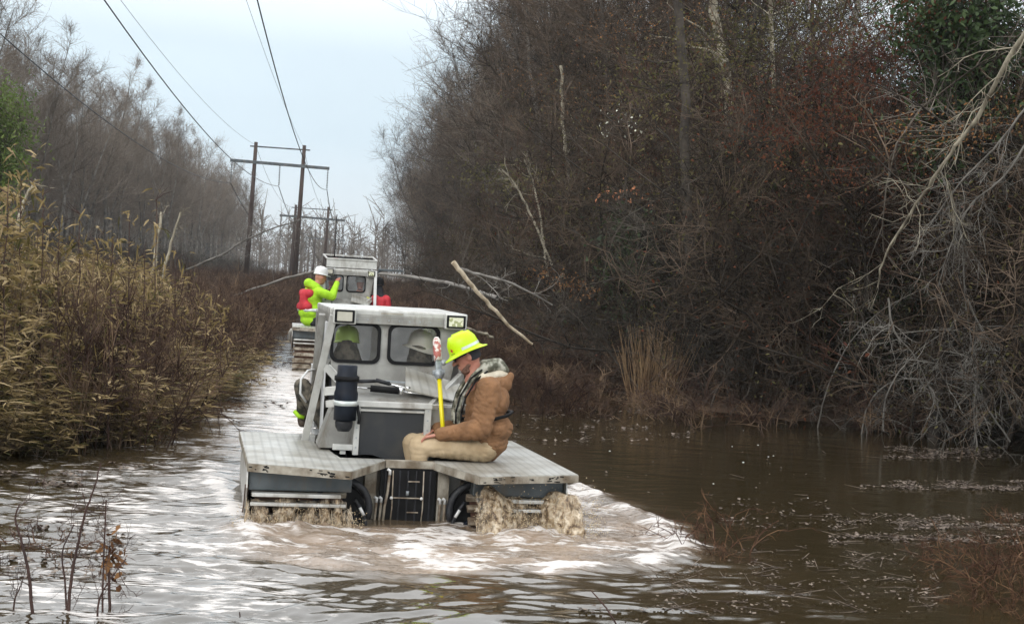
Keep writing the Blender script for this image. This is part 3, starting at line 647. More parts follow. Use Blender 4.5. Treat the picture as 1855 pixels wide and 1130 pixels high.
        MB().tube([(-.44, 1.9, 1.9), (-.43, 1.9, 2.05), (-.43, 1.9, 2.9)], [.03, .012, .008], 8).build('antenna', M['black'], v)
        MB().bar((.58, 1.38, 1.72), (.60, 1.30, .9), .06, .05, up=(0, 1, 0)).build('corner_post', M['white'], v)
        MB().tube([(-.80, 1.35, 1.72), (-.66, 1.35, 1.52), (-.64, 1.35, 1.30), (-.66, 1.30, .8)], .028, 8).build('grab_rail', M['white'], v)
        MB().tube([(.62, 3.0, 1.66), (.80, 3.0, 1.74)], .02, 8).box(.72, 1.36, 2.96, 3.04, 1.74, 1.79, .01).build('side_mirror_arm', M['hull_grey'], v)
        MB().tube([(-1.36, .2, .44), (-1.40, .3, .38), (-1.40, .5, .2)], .03, 8).build('bumper_guard', AL, v)
    return v
def grille():
    mt, n, b = node_mat('radiator mesh'); b.inputs['Roughness'].default_value = .5; b.inputs['Metallic'].default_value = .2
    t = n.nodes.new('ShaderNodeTexCoord'); v = n.nodes.new('ShaderNodeTexVoronoi'); v.inputs['Scale'].default_value = 140; v.inputs['Randomness'].default_value = .1
    n.links.new(t.outputs['Object'], v.inputs[0]); r = n.nodes.new('ShaderNodeValToRGB')
    r.color_ramp.elements[0].color = (.006, .007, .009, 1); r.color_ramp.elements[1].color = (.07, .075, .08, 1); r.color_ramp.elements[0].position = .3; r.color_ramp.elements[1].position = .6
    nz = n.nodes.new('ShaderNodeTexNoise'); nz.inputs['Scale'].default_value = 3; nz.inputs['Detail'].default_value = 6; n.links.new(t.outputs['Object'], nz.inputs[0])
    mx_ = n.nodes.new('ShaderNodeMix'); mx_.data_type = 'RGBA'; mr = n.nodes.new('ShaderNodeMapRange'); mr.inputs[1].default_value = .5; mr.inputs[2].default_value = .9; mr.inputs[4].default_value = .5
    n.links.new(nz.outputs[0], mr.inputs[0]); n.links.new(mr.outputs[0], mx_.inputs[0]); mx_.inputs[7].default_value = (.16, .14, .11, 1)
    n.links.new(v.outputs['Distance'], r.inputs[0]); n.links.new(r.outputs[0], mx_.inputs[6]); n.links.new(mx_.outputs[2], b.inputs['Base Color']); return mt
M['grille'] = grille()
CAR1 = build_carrier('nearer muddy aluminium tracked carrier with wide tread-plate decks and a black air cleaner')
CAR1.location = V1O; CAR1.rotation_euler = (0, 0, TH)
CAR2 = build_carrier('farther tracked carrier with a white-railed roof tray and thin black antenna', True)
H2 = R(8.0); c2 = atz(530, 592, .90); R2 = Vector((math.cos(H2), math.sin(H2), 0)); F2 = Vector((-math.sin(H2), math.cos(H2), 0))
V2O = c2+R2*1.34*.87; V2O.z = .40
CAR2.location = V2O; CAR2.rotation_euler = (0, 0, H2); CAR2.scale = (.87, 1, 1)
def v2(x, y, z=0.0): return V2O+R2*x*.87+F2*y+Vector((0, 0, z))

# ------------------------------------------------------------------ people
ICO = {}
def blob(name, prims, vox, mt, parent, wr=0.0, wscale=14, sm=4, wdir=(1, 1, 1)):
    """one continuous surface grown over tapered limbs and ellipsoids"""
    if not ICO:
        for sub in (2, 3):
            bm = bmesh.new(); bmesh.ops.create_icosphere(bm, subdivisions=sub, radius=1); bm.verts.index_update()
            ICO[sub] = (np.array([v.co[:] for v in bm.verts]), np.array([[v.index for v in f.verts] for f in bm.faces])); bm.free()
    VV_, TT_, n0 = [], [], 0
    def put(sub, M3, c):
        nonlocal n0
        V0, T0 = ICO[sub]; VV_.append(V0@np.array(M3).T+np.array(c)); TT_.append(T0+n0); n0 += len(V0)
    for p in prims:
        if p[0] == 'c':
            a, b, ra, rb = Vector(p[1]), Vector(p[2]), p[3], p[4]; fl = p[5] if len(p) > 5 else (1, 1, 1)
            n = int(min(9, max(3, (b-a).length/max(.4*min(ra, rb), .004))))
            for k in range(n):
                f = k/(n-1); r_ = ra+(rb-ra)*f; put(2, np.diag([r_*fl[0], r_*fl[1], r_*fl[2]]), a+(b-a)*f)
        else:
            rot = np.array(Euler(p[3]).to_matrix()) if len(p) > 3 else np.eye(3); put(3, rot@np.diag(p[2]), p[1])
    me = mesh_np('tmp', np.concatenate(VV_), None, None, T=np.concatenate(TT_)); o = link('tmp', me)
    r = o.modifiers.new('r', 'REMESH'); r.mode = 'VOXEL'; r.voxel_size = vox; r.use_smooth_shade = True
    s = o.modifiers.new('s', 'SMOOTH'); s.factor = .5; s.iterations = sm
    bpy.context.view_layer.update()
    m2 = bpy.data.meshes.new_from_object(o.evaluated_get(bpy.context.evaluated_depsgraph_get())); bpy.data.objects.remove(o)
    m2.name = name; m2.materials.clear(); m2.materials.append(mt)
    if wr:
        wd = Vector(wdir)
        for v in m2.vertices:
            c = Vector((v.co.x*wd.x, v.co.y*wd.y, v.co.z*wd.z))*wscale
            n1 = mnoise.noise(c+Vector((0, 0, 2))*mnoise.noise(c*.4)); k = max(0, 1-abs(n1)*3.2); k = k*k; k2 = max(0, 1-abs(mnoise.noise(c*1.7+Vector((5, 5, 5))))*3.5)**2
            v.co -= v.normal*(k*wr*.75+k2*wr*.30)
    m2.polygons.foreach_set('use_smooth', [True]*len(m2.polygons)); m2.update()
    return link(name, m2, parent)
def hat(root, c, pitch, yaw, mt, full=True, s=1.0, roll=0.0):
    """hard hat in its own small frame: dome, ridge, brim"""
    h = link('hard_hat', bpy.data.meshes.new('hard_hat'), root)
    mb = MB(); n = 40; prof = [(.03, .150), (.07, .142), (.10, .120), (.118, .085), (.124, .045), (.126, .015), (.128, .0)]
    brim = [(.150, -.010), (.178, -.020), (.181, -.024), (.176, -.027), (.145, -.016), (.120, -.006)] if full else [(.134, -.004), (.137, -.010), (.128, -.012), (.118, -.006)]
    rings = []
    for r, z in prof+brim:
        ring = []
        for k in range(n):
            a = 6.28318*k/n; rr = r
            fx, fy = .88, 1.06
            if z < 0 and not full: rr = r+(.055*max(0, math.sin(a))**2 if r > .13 else 0)
            zz = z-(.012*math.cos(2*a)*-1 if z < -.005 and full else 0)
            ring.append(mb.bm.verts.new((rr*fx*math.cos(a), rr*fy*math.sin(a), zz)))
        rings.append(ring)
    for a, b in zip(rings[:-1], rings[1:]):
        for k in range(n): mb.bm.faces.new((a[k], b[k], b[(k+1) % n], a[(k+1) % n])).smooth = True
    mb.bm.faces.new(rings[0]).smooth = True
    mb.bar((0, -.10, .118), (0, .10, .118), .03, .05, bev=.012); mb.bar((0, -.055, .146), (0, .06, .146), .028, .022, bev=.009)
    bmesh.ops.recalc_face_normals(mb.bm, faces=mb.bm.faces)
    mb.bm.to_mesh(h.data); mb.bm.free(); h.data.materials.append(mt)
    h.data.transform(Euler((-pitch, roll, yaw)).to_matrix().to_4x4() @ Matrix.Scale(s, 4))
    h.location = c; return h
def hand_prims(w, d, up, s=1.0, curl=.7, side=1):
    """palm, four unequal fingers and a thumb; w wrist, d pointing direction, up back-of-hand normal"""
    w, d, up = Vector(w), Vector(d).normalized(), Vector(up).normalized(); x = d.cross(up).normalized()*side; up = x.cross(d).normalized()*side if side > 0 else d.cross(x).normalized()
    pr = []
    for k in range(4):
        o = x*((k-1.5)*.021*s); a = w+o*.6; b = w+d*.085*s+o
        pr.append(('c', a, b, .014*s, .012*s)); L = (.040, .046, .043, .034)[k]*s
        d1 = (d*math.cos(curl*.6)-up*math.sin(curl*.6)); d2 = (d*math.cos(curl*1.4)-up*math.sin(curl*1.4))
        m_ = b+d1*L; e_ = m_+d2*L*.95; pr += [('c', b, m_, .0105*s, .0095*s), ('c', m_, e_, .0095*s, .008*s)]
    tb = w+d*.025*s-x*.03*s; tm = tb+(d*.6-x*.75-up*.2).normalized()*.042*s; te = tm+(d*.95-x*.1-up*.3).normalized()*.034*s
    pr += [('c', tb, tm, .0135*s, .011*s), ('c', tm, te, .011*s, .009*s)]
    return pr
def person(label, J, jacket, trousers, hatmt, fullbrim=True, pitch=0.0, yaw=0.0, vest=None, hood=None, hands='skin', vox=.012, boots=True, glasses=False, scarf=None,
           group=None, s=1.1, hatroll=0.0, faceyaw=0.0, bulk=0.0):
    """J: joints in the figure's frame, facing +y, origin at the seat"""
    p = empty('person'); tag(p, label, 'person', group); p.scale = (s, s, s)
    V_ = {k: Vector(v) for k, v in J.items()}
    hd, nk = V_['head'], V_['neck']
    rot = Euler((-pitch, 0, yaw)).to_matrix()
    def H(x, y, z): return hd+rot@Vector((x, y, z))
    body = [('e', hd, (.078, .098, .118), (-pitch, 0, yaw)), ('e', H(0, .018, -.07), (.058, .07, .065), (-pitch, 0, yaw)), ('e', H(0, .062, -.105), (.028, .026, .022), (-pitch, 0, yaw)),
            ('c', H(0, .098, .005), H(0, .118, -.028), .010, .016), ('c', H(-.018, .093, -.062), H(.018, .093, -.062), .009, .009), ('c', H(-.014, .090, -.077), H(.014, .090, -.077), .009, .009),
            ('e', H(.08, -.005, -.01), (.012, .022, .032), (-pitch, 0, yaw)), ('e', H(-.08, -.005, -.01), (.012, .022, .032), (-pitch, 0, yaw)),
            ('c', H(0, -.02, -.06), nk-Vector((0, 0, .05)), .058, .065), ('c', nk-Vector((0, 0, .05)), V_['pelvis'], .10, .12),
            ('c', H(-.045, .082, .035), H(.045, .082, .035), .012, .012)]
    for sd in ('l', 'r'):
        sh, el, wr_ = V_['sh_'+sd], V_['el_'+sd], V_['wr_'+sd]; hp, kn, an = V_['hip_'+sd], V_['kn_'+sd], V_['an_'+sd]
        body += [('c', nk-Vector((0, 0, .06)), sh, .05, .045), ('c', sh, el, .045, .038), ('c', el, wr_, .038, .026), ('c', hp, kn, .07, .05), ('c', kn, an, .048, .035)]
        d = (wr_-el).normalized()
        if 'hd_'+sd in V_: d = V_['hd_'+sd]
        body += hand_prims(wr_+d*.01, d, (0, -.2, 1), 1.0, .8, -1 if sd == 'l' else 1)
    b = blob('body', body, .009 if vox < .011 else .015, M[hands] if hands == 'skin' else M['skin'], p, sm=2)
    # jacket
    sl, sr, pv = V_['sh_l'], V_['sh_r'], V_['pelvis']; ch = (sl+sr)/2-Vector((0, 0, .10))
    mid = (pv+ch)/2; B = 1+.13*bulk; jk = [('c', pv+Vector((0, 0, .02)), mid, .155*B, .155*B, (1.12, .95, 1)), ('c', mid, ch, .155*B, .15*B, (1.15, .95, 1)), ('c', sl, sr, .085*B, .085*B), ('c', ch, nk-Vector((0, .01, .02)), .13*B, .078)]
    jk.append(('e', pv+Vector((0, -.025*bulk, -.01+.03*bulk)), (.195, .165, .12)))
    if bulk: jk += [('e', pv+Vector((0, -.05, .13)), (.21, .17, .13)), ('e', ch+Vector((0, -.06, .0)), (.20, .13, .15))]
    for sd in ('l', 'r'):
        sh, el, wr_ = V_['sh_'+sd], V_['el_'+sd], V_['wr_'+sd]
        jk += [('c', sh, el, .082*(B+.12*bulk), .068*(B+.2*bulk)), ('c', el, wr_-(wr_-el).normalized()*.02, .068*(B+.2*bulk), .048*(B+.1*bulk))]
    j = blob('jacket', jk, vox, M[jacket], p, wr=.013 if bulk == 1 else .006, wscale=6, sm=5, wdir=(.8, 1.5, 1.9))
    # trousers
    tp = [('e', pv, (.17, .15, .12))]
    for sd in ('l', 'r'):
        hp, kn, an = V_['hip_'+sd], V_['kn_'+sd], V_['an_'+sd]
        tp += [('c', hp, kn, .108, .085), ('c', kn, kn+(an-kn)*.35, .085, .066), ('c', kn+(an-kn)*.35, an+(kn-an)*.1, .066, .06)]
    blob('trousers', tp, vox, M[trousers], p, wr=.005, wscale=10, sm=4, wdir=(1, .6, 1.5))
    if boots:
        for sd in ('l', 'r'):
            an = V_['an_'+sd]; f = Vector((0, 1, 0))
            blob('boot', [('c', an+Vector((0, 0, .06)), an, .055, .055), ('c', an+Vector((0, -.02, -.03)), an+f*.17+Vector((0, 0, -.045)), .048, .042)], .012, M['boot'], p, sm=3)
    ht = hat(p, H(0, -.005, .045), pitch, yaw, M[hatmt], fullbrim, .93 if bulk else 1.0, hatroll)
    return p, b, j, ht, H, V_
def seatJ(lean=.1, headf=.1, legs=.5, arm=(.07, .34, .38, .24), spread=.14, hx=0.0):
    return dict(pelvis=(0, 0, .12), neck=(0, lean*.9, .72), head=(hx, lean*.9+headf, .88), sh_l=(-.19, lean*.7, .62), sh_r=(.19, lean*.7, .62),
                el_l=(-.26, arm[0], arm[1]), el_r=(.26, arm[0], arm[1]), wr_l=(-.17, arm[2], arm[3]), wr_r=(.17, arm[2], arm[3]),
                hip_l=(-.10, 0, .11), hip_r=(.10, 0, .11), kn_l=(-spread, legs, .13), kn_r=(spread, legs, .13), an_l=(-spread, legs-.02, -.30), an_r=(spread, legs-.02, -.30))
# the man sitting on the right deck, bent forward, facing left
J = dict(pelvis=(0, -.01, .13), neck=(0, .07, .665), head=(0, .165, .805), sh_l=(-.185, .0, .57), sh_r=(.185, .0, .57), el_l=(-.25, .05, .27), el_r=(.24, .04, .27),
         wr_l=(-.14, .36, .20), wr_r=(.13, .36, .21), hd_l=(.1, 1, -.25), hd_r=(-.1, 1, -.25), hip_l=(-.10, .0, .10), hip_r=(.10, .0, .10), kn_l=(-.095, .50, .105), kn_r=(.10, .535, .10), an_l=(-.085, .46, -.33), an_r=(.085, .49, -.33))
mp, mbody, mj, mhat, H, V_ = person('man in brown jacket, khaki trousers and lime full-brim hard hat hunched on the rear deck', J, 'brown_duck', 'khaki', 'lime', True, R(27), 0, glasses=True, vox=.009, s=1.12, bulk=1.0)
def mh(x, y, z): return V_['head']+Euler((-R(27), 0, 0)).to_matrix()@Vector((x, y, z))
# knit cap band under the hat, glasses, camo collar, hood, life-vest straps, beard
mb = MB(); rr = Euler((-R(27), 0, 0)).to_matrix()
q = bmesh.ops.create_icosphere(mb.bm, subdivisions=4, radius=1)
for v in q['verts']: v.co = V_['head']+rr@Vector((v.co.x*.084, v.co.y*.103-.006, v.co.z*.124))
bmesh.ops.delete(mb.bm, geom=[v for v in mb.bm.verts if (lambda l: l.z < (.018 if l.y > -.01 else -.055))(rr.inverted()@(v.co-V_['head']))], context='VERTS')
mb.build('knit_cap', M['dark_cloth'], mp, True)
blob('beard', [('e', mh(0, .045, -.105), (.055, .045, .035), (-R(27), 0, 0)), ('c', mh(-.05, .02, -.07), mh(-.03, .07, -.10), .02, .02), ('c', mh(.05, .02, -.07), mh(.03, .07, -.10), .02, .02), ('c', mh(-.03, .092, -.045), mh(.03, .092, -.045), .010, .010)], .007, M['stubble'] if 'stubble' in M else M['camo_dark'], mp, sm=2)
MB().tube([mh(.083, .0, .018), mh(.078, .06, .016), mh(.055, .10, .012), mh(.0, .113, .012), mh(-.055, .10, .012), mh(-.078, .06, .016), mh(-.083, 0, .018)], .006, 6).sphere(mh(.036, .098, .004), .025, 2, (1, .4, .75)).sphere(mh(-.036, .098, .004), .025, 2, (1, .4, .75)).build('glasses', M['lens'], mp)
nk = V_['neck']
nk = V_['neck']+Vector((0, -.03, .045))
blob('collar', [('c', nk+Vector((-.075, .07, -.08)), nk+Vector((-.09, -.03, .02)), .04, .05), ('c', nk+Vector((-.09, -.03, .02)), nk+Vector((0, -.12, .035)), .05, .06), ('c', nk+Vector((0, -.12, .035)), nk+Vector((.09, -.03, .02)), .06, .05),
                ('c', nk+Vector((.09, -.03, .02)), nk+Vector((.075, .07, -.08)), .05, .04), ('c', nk+Vector((0, -.12, .03)), nk+Vector((0, -.17, .0)), .06, .045)], .009, M['camo'], mp, wr=.010, wscale=12, sm=3)
blob('hood_lining', [('c', nk+Vector((-.12, .0, -.06)), nk+Vector((0, -.165, -.035)), .042, .046), ('c', nk+Vector((0, -.165, -.035)), nk+Vector((.12, .0, -.06)), .046, .042)], .009, M['fleece'], mp, wr=.004, sm=3)
blob('hood', [('c', nk+Vector((-.13, -.01, -.11)), nk+Vector((0, -.17, -.11)), .055, .075), ('c', nk+Vector((0, -.17, -.11)), nk+Vector((.13, -.01, -.11)), .075, .055), ('c', nk+Vector((0, -.17, -.10)), nk+Vector((0, -.225, -.05)), .07, .035)], .009, M['brown_duck'], mp, wr=.010, wscale=9, sm=3)
for sd in (-1, 1):
    st = [nk+Vector((sd*.10, .0, .0)), nk+Vector((sd*.12, .085, -.07)), Vector((sd*.13, .20, .50)), Vector((sd*.125, .225, .38)), Vector((sd*.11, .22, .29))]
    mb = MB()
    for a, b_ in zip(st[:-1], st[1:]): mb.bar(a, b_, .055, .024, up=(sd*.5, 1, .3), bev=.008)
    vst = mb.build('vest_panel', M['camo'], mp)
    mb = MB()
    for a, b_ in zip(st[:-1], st[1:]): mb.tube([a+Vector((sd*.03, .012, 0)), b_+Vector((sd*.03, .012, 0))], .007, 6).tube([a+Vector((sd*.03, -.03, -.01)), b_+Vector((sd*.03, -.03, -.01))], .008, 6)
    mb.build('piping', M['black'], vst)
MB().tube([(-.10, .20, .30), (-.19, .10, .31), (-.215, -.02, .335), (-.18, -.15, .37), (0, -.215, .385), (.18, -.15, .37), (.215, -.02, .335), (.19, .10, .31), (.10, .20, .30)], .014, 6).build('vest_belt', M['black'], mp)
# reflective band round the dome and the small round badge with its line of text
mb = MB(); pts = []
for k in range(41): a = R(205-k*7.0); pts.append((a, .133*.88*math.cos(a), .133*1.06*math.sin(a)))
hr = Euler((-R(27), 0, 0)).to_matrix()*.93
def band(a0, a1, z0, z1, r0, r1, name, mt):
    mb = MB(); n = 20; lo, hi = [], []
    for k in range(n+1):
        a = a0+(a1-a0)*k/n; lo.append(mb.bm.verts.new(hr@Vector((r0*.88*math.cos(a), r0*1.06*math.sin(a), z0)))); hi.append(mb.bm.verts.new(hr@Vector((r1*.88*math.cos(a), r1*1.06*math.sin(a), z1))))
    for k in range(n): mb.bm.faces.new((lo[k], lo[k+1], hi[k+1], hi[k]))
    return mb.build(name, mt, mhat)
band(R(168), R(262), .012, .036, .1296, .1272, 'reflective_band', M['silver_tape'])
def hat_pt(a, z, r): return hr@Vector((r*.88*math.cos(a), r*1.06*math.sin(a), z))
def badge(a, z, r, rad, name, mt, off=0.0):
    c = hat_pt(a, z, r+off); nrm = (hat_pt(a, z, r+.02)-hat_pt(a, z, r)).normalized(); u = nrm.orthogonal().normalized(); w_ = nrm.cross(u); mb = MB()
    vs = [mb.bm.verts.new(c+(u*math.cos(6.283*k/16)+w_*math.sin(6.283*k/16))*rad) for k in range(16)]; mb.bm.faces.new(vs); return mb.build(name, mt, mhat)
badge(R(128), .040, .127, .017, 'badge', M['yellow'], .001); badge(R(128), .040, .127, .012, 'emblem', M['red_cloth'], .0022)
band(R(118), R(138), .009, .013, .1305, .1300, 'badge_text', M['boot'])
mp.location = v1(.66, .67, .50); mp.rotation_euler = (0, 0, TH+R(90)-R(4))

# driver and passenger inside the first cab
J = seatJ(.05, .04, .45); J['kn_l'] = (-.39, .22, .47); J['an_l'] = (-.37, .36, .14); J['hip_l'] = (-.13, .02, .14); J['el_l'] = (-.28, .10, .36); J['wr_l'] = (-.17, .36, .34)
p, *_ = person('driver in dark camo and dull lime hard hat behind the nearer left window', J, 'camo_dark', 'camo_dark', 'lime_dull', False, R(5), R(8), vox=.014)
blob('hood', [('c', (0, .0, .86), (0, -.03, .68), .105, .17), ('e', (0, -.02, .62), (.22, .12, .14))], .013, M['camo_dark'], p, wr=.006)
p.location = v1(-.46, 1.75, .51); p.rotation_euler = (0, 0, TH-R(4)); p.scale = (1.0, 1.0, .98)
MB().tube([(-.45, .30, .22), (-.41, .26, .18), (-.36, .27, .17)], .020, 8).build('cuff_band', M['lime_cloth'], p)
J = seatJ(.04, .03, .45)
p, *_ = person('passenger in a cream full-brim hard hat behind the nearer right window', J, 'dark_cloth', 'camo_dark', 'cream', True, R(-10), R(38), vox=.014, hatroll=0)
blob('neck_flap', [('c', (0, .02, .87), (0, -.0, .72), .11, .14)], .012, M['camo_dark'], p, wr=.006)
blob('life_vest', [('c', (-.17, .0, .60), (.17, .0, .60), .11, .11), ('c', (-.1, .0, .5), (.1, .0, .5), .14, .14)], .012, M['red_cloth'], p, wr=.005)
p.location = v1(.22, 1.74, .505); p.rotation_euler = (0, 0, TH); p.scale = (1.0, 1.0, .98)

# crew of the second carrier
J = seatJ(.05, .10, .45, arm=(.20, .50, .36, .62)); J['el_l'] = (-.24, .16, .40); J['wr_l'] = (-.12, .36, .36); J['wr_r'] = (.10, .42, .80); J['el_r'] = (.27, .24, .55)
p, b, j, ht, H_, VV = person('person in lime hooded jacket and white hard hat seated on the far carrier', J, 'lime_cloth', 'dark_cloth', 'white', False, R(8), 0, vox=.016, bulk=.45)
blob('life_vest', [('c', (-.13, -.10, .58), (.10, -.10, .58), .085, .085), ('c', (-.12, -.13, .35), (.10, -.13, .35), .09, .09), ('c', (0, -.13, .56), (0, -.14, .34), .10, .10)], .016, M['red_cloth'], p, wr=.004)
blob('hood', [('c', (-.10, .03, .70), (0, -.08, .76), .07, .09), ('c', (0, -.08, .76), (.10, .03, .70), .09, .07), ('c', (-.08, .10, .68), (.08, .10, .68), .05, .05)], .014, M['lime_cloth'], p, wr=.005)
MB().tube([(-.225, .02, .30), (-.21, .14, .31), (0, .19, .32), (.21, .14, .31), (.225, 0, .30), (.14, -.17, .29), (-.14, -.17, .29), (-.225, .02, .30)], .030, 8).build('reflective_band', M['silver_tape'], p)
p.scale = (1.22, 1.22, 1.2); p.location = v2(-.93, 1.05, .48); p.rotation_euler = (0, 0, H2-R(62))
J = seatJ(.08, .05, .45)
p, b, j, ht, H_, VV = person('person in black helmet and red life vest on the right of the far carrier', J, 'dark_cloth', 'dark_cloth', 'black', False, R(5), 0, vox=.016)
blob('life_vest', [('c', (-.11, -.06, .64), (-.13, -.09, .40), .10, .11), ('c', (.11, -.06, .64), (.13, -.09, .40), .10, .11), ('c', (0, -.10, .60), (0, -.12, .40), .10, .10)], .016, M['red_cloth'], p, wr=.004)
MB().tube([(-.20, -.02, .66), (-.24, .02, .52), (-.22, .04, .40)], .07, 10).build('yellow_panel', M['yellow_cloth'], p)
blob('balaclava', [('c', (0, .09, .86), (0, .05, .72), .088, .10), ('e', (0, .04, .70), (.15, .11, .07))], .014, M['dark_cloth'], p)
p.location = v2(.72, 1.55, .42); p.rotation_euler = (0, 0, H2-R(10)+R(27))
J = seatJ(.02, .04, .45)
p, *_ = person('white-helmeted person inside the far cab, seen in its right window', J, 'dark_cloth', 'dark_cloth', 'white', False, R(0), R(20), vox=.018)
p.location = v2(.24, 1.82, .58); p.rotation_euler = (0, 0, H2); p.scale = (.98, .98, .98)
J = seatJ(.02, .04, .45)
p, *_ = person('dark-clothed person inside the far cab, seen in its left window', J, 'dark_cloth', 'dark_cloth', 'black', False, R(0), R(-20), vox=.018)
blob('life_vest', [('c', (-.17, .0, .62), (.17, .0, .62), .10, .10)], .016, M['red_cloth'], p)
p.location = v2(-.45, 1.82, .58); p.rotation_euler = (0, 0, H2); p.scale = (.98, .98, .98)

# ------------------------------------------------------------------ things carried on the first carrier
t = empty('trimming_pole'); tag(t, 'yellow pole with grey clamp head and worn red-and-white tip beside the seated man', 'pole')
a, b = Vector((.31, .62, .66)), Vector((.275, .86, 1.20)); d = (b-a).normalized()
MB().tube([a, b], .0195, 14).build('shaft', M['yellow'], t)
c = MB().tube([b-d*.03, b+d*.02, b+d*.06], [.028, .05, .030], 12); c.bar(b+Vector((-.06, 0, .03)), b+Vector((.05, 0, .045)), .03, .035); c.sphere(b+Vector((.03, -.02, .12)), .026); c.bar(b+d*.04, b+d*.14, .05, .04)
c.build('clamp_head', M['grey_cast'], t)
MB().tube([b+d*.14, b+d*.20, b+d*.33, b+d*.36], [.034, .036, .036, .020], 12).build('tip', M['pink'], t)
t.location = V1O; t.rotation_euler = (0, 0, TH)
t = empty('grease_gun'); tag(t, 'black grease gun with a chrome lever lying on the engine housing', 'grease gun')
MB().tube([(-.30, 1.03, 1.055), (-.05, 1.00, 1.045)], .030, 14).build('barrel', M['black'], t)
MB().tube([(-.02, 1.0, 1.05), (-.05, 1.0, 1.045)], .036, 14).tube([(-.44, 1.04, 1.06), (-.30, 1.03, 1.055)], .006, 6).build('cap', M['chrome'], t)
MB().tube([(-.15, 1.06, 1.10), (.03, 1.0, 1.065)], .013, 8).build('lever', M['chrome'], t)
MB().tube([(-.25, 1.08, 1.125), (-.13, 1.05, 1.10)], .018, 8).build('handle', M['black_rubber'], t)
MB().bar((.03, 1.0, 1.085), (.02, .99, 1.04), .03, .02).tube([(-.02, .98, 1.04), (.08, .97, 1.035), (.18, .96, 1.03)], .008, 6).build('nozzle', M['chrome'], t)
t.location = V1O; t.rotation_euler = (0, 0, TH)
t = empty('hand_saw'); tag(t, 'small dark folding saw lying behind the grease gun', 'saw')
MB().tube([(-.42, 1.16, 1.10), (-.28, 1.15, 1.11), (-.20, 1.16, 1.115)], .016, 8).build('handle', M['black_rubber'], t)
MB().bar((-.20, 1.16, 1.115), (.02, 1.15, 1.11), .03, .004).build('blade', M['grey_cast'], t)
t.location = V1O; t.rotation_euler = (0, 0, TH)

# ------------------------------------------------------------------ water thrown off the tracks
class Seg:
    """collects tapered segments and leaf quads as arrays"""
    def __init__(s): s.a, s.b, s.ra, s.rb = [], [], [], []; s.lv = []
    def add(s, a, b, ra, rb): s.a.append(a); s.b.append(b); s.ra.append(ra); s.rb.append(rb)
    def line(s, pts, r0, r1):
        n = len(pts)-1
        for i in range(n): s.add(pts[i], pts[i+1], r0+(r1-r0)*i/n, r0+(r1-r0)*(i+1)/n)
    def arr(s, A, B, RA, RB):
        s.a.extend(A); s.b.extend(B); s.ra.extend(RA); s.rb.extend(RB)
    def tubes(s, k=3):
        if not s.a: return np.zeros((0, 3)), np.zeros((0, 4), int)
        a, b = np.array(s.a, float), np.array(s.b, float); ra, rb = np.array(s.ra)[:, None], np.array(s.rb)[:, None]
        d = b-a; L = np.linalg.norm(d, axis=1, keepdims=True)+1e-9; d = d/L; b = b+d*np.minimum(rb, L*.1)*.6
        ref = np.where(np.abs(d[:, 2:3]) < .9, np.array([[0, 0, 1.]]), np.array([[1., 0, 0]])); u = np.cross(d, ref); u /= np.linalg.norm(u, axis=1, keepdims=True)+1e-9; v = np.cross(d, u)
        V = []
        for j in range(k):
            c, sn = math.cos(6.28318*j/k), math.sin(6.28318*j/k); V.append(a+(u*c+v*sn)*ra)
        for j in range(k):
            c, sn = math.cos(6.28318*j/k), math.sin(6.28318*j/k); V.append(b+(u*c+v*sn)*rb)
        V = np.stack(V, 1); n = len(a); base = (np.arange(n)*2*k)[:, None]
        Q = np.concatenate([np.stack([base[:, 0]+j, base[:, 0]+(j+1) % k, base[:, 0]+k+(j+1) % k, base[:, 0]+k+j], 1) for j in range(k)])
        return V.reshape(-1, 3), Q
def splash_mat():
    mt, n, b = node_mat('muddy spray'); b.inputs['Roughness'].default_value = .35; L = n.links.new; N = n.nodes.new
    t = N('ShaderNodeTexCoord'); mp_ = N('ShaderNodeMapping'); mp_.inputs['Scale'].default_value = (1.3, 1, 1.0); L(t.outputs['Object'], mp_.inputs[0])
    z = N('ShaderNodeTexNoise'); z.inputs['Scale'].default_value = 13; z.inputs['Detail'].default_value = 9; z.inputs['Roughness'].default_value = .6; z.inputs['Distortion'].default_value = .6; L(mp_.outputs[0], z.inputs[0])
    r = N('ShaderNodeValToRGB'); r.color_ramp.elements[0].color = (.11, .07, .04, 1); r.color_ramp.elements[1].color = (.70, .60, .46, 1); r.color_ramp.elements[0].position = .38; r.color_ramp.elements[1].position = .62  # mud tones, with the shade of the recesses painted into the dark end
    x = r.color_ramp.elements.new(.47); x.color = (.36, .26, .155, 1)
    L(z.outputs[0], r.inputs[0]); L(r.outputs[0], b.inputs['Base Color'])
    a = N('ShaderNodeAttribute'); a.attribute_name = 'thick'; z2 = N('ShaderNodeTexNoise'); z2.inputs['Scale'].default_value = 20; z2.inputs['Detail'].default_value = 8; mq = N('ShaderNodeMapping'); mq.inputs['Scale'].default_value = (1.5, 1, .55); L(t.outputs['Object'], mq.inputs[0]); L(mq.outputs[0], z2.inputs[0])
    s = N('ShaderNodeMath'); s.operation = 'ADD'; L(z2.outputs[0], s.inputs[0]); L(a.outputs['Fac'], s.inputs[1])
    g = N('ShaderNodeMapRange'); g.inputs[1].default_value = 1.04; g.inputs[2].default_value = 1.34; L(s.outputs[0], g.inputs[0]); L(g.outputs[0], b.inputs['Alpha'])
    bp = N('ShaderNodeBump'); bp.inputs['Strength'].default_value = .5; bp.inputs['Distance'].default_value = .02; L(z.outputs[0], bp.inputs['Height']); L(bp.outputs[0], b.inputs['Normal'])
    tr = N('ShaderNodeBsdfTranslucent'); L(r.outputs[0], tr.inputs[0]); return mt
SPL = splash_mat()
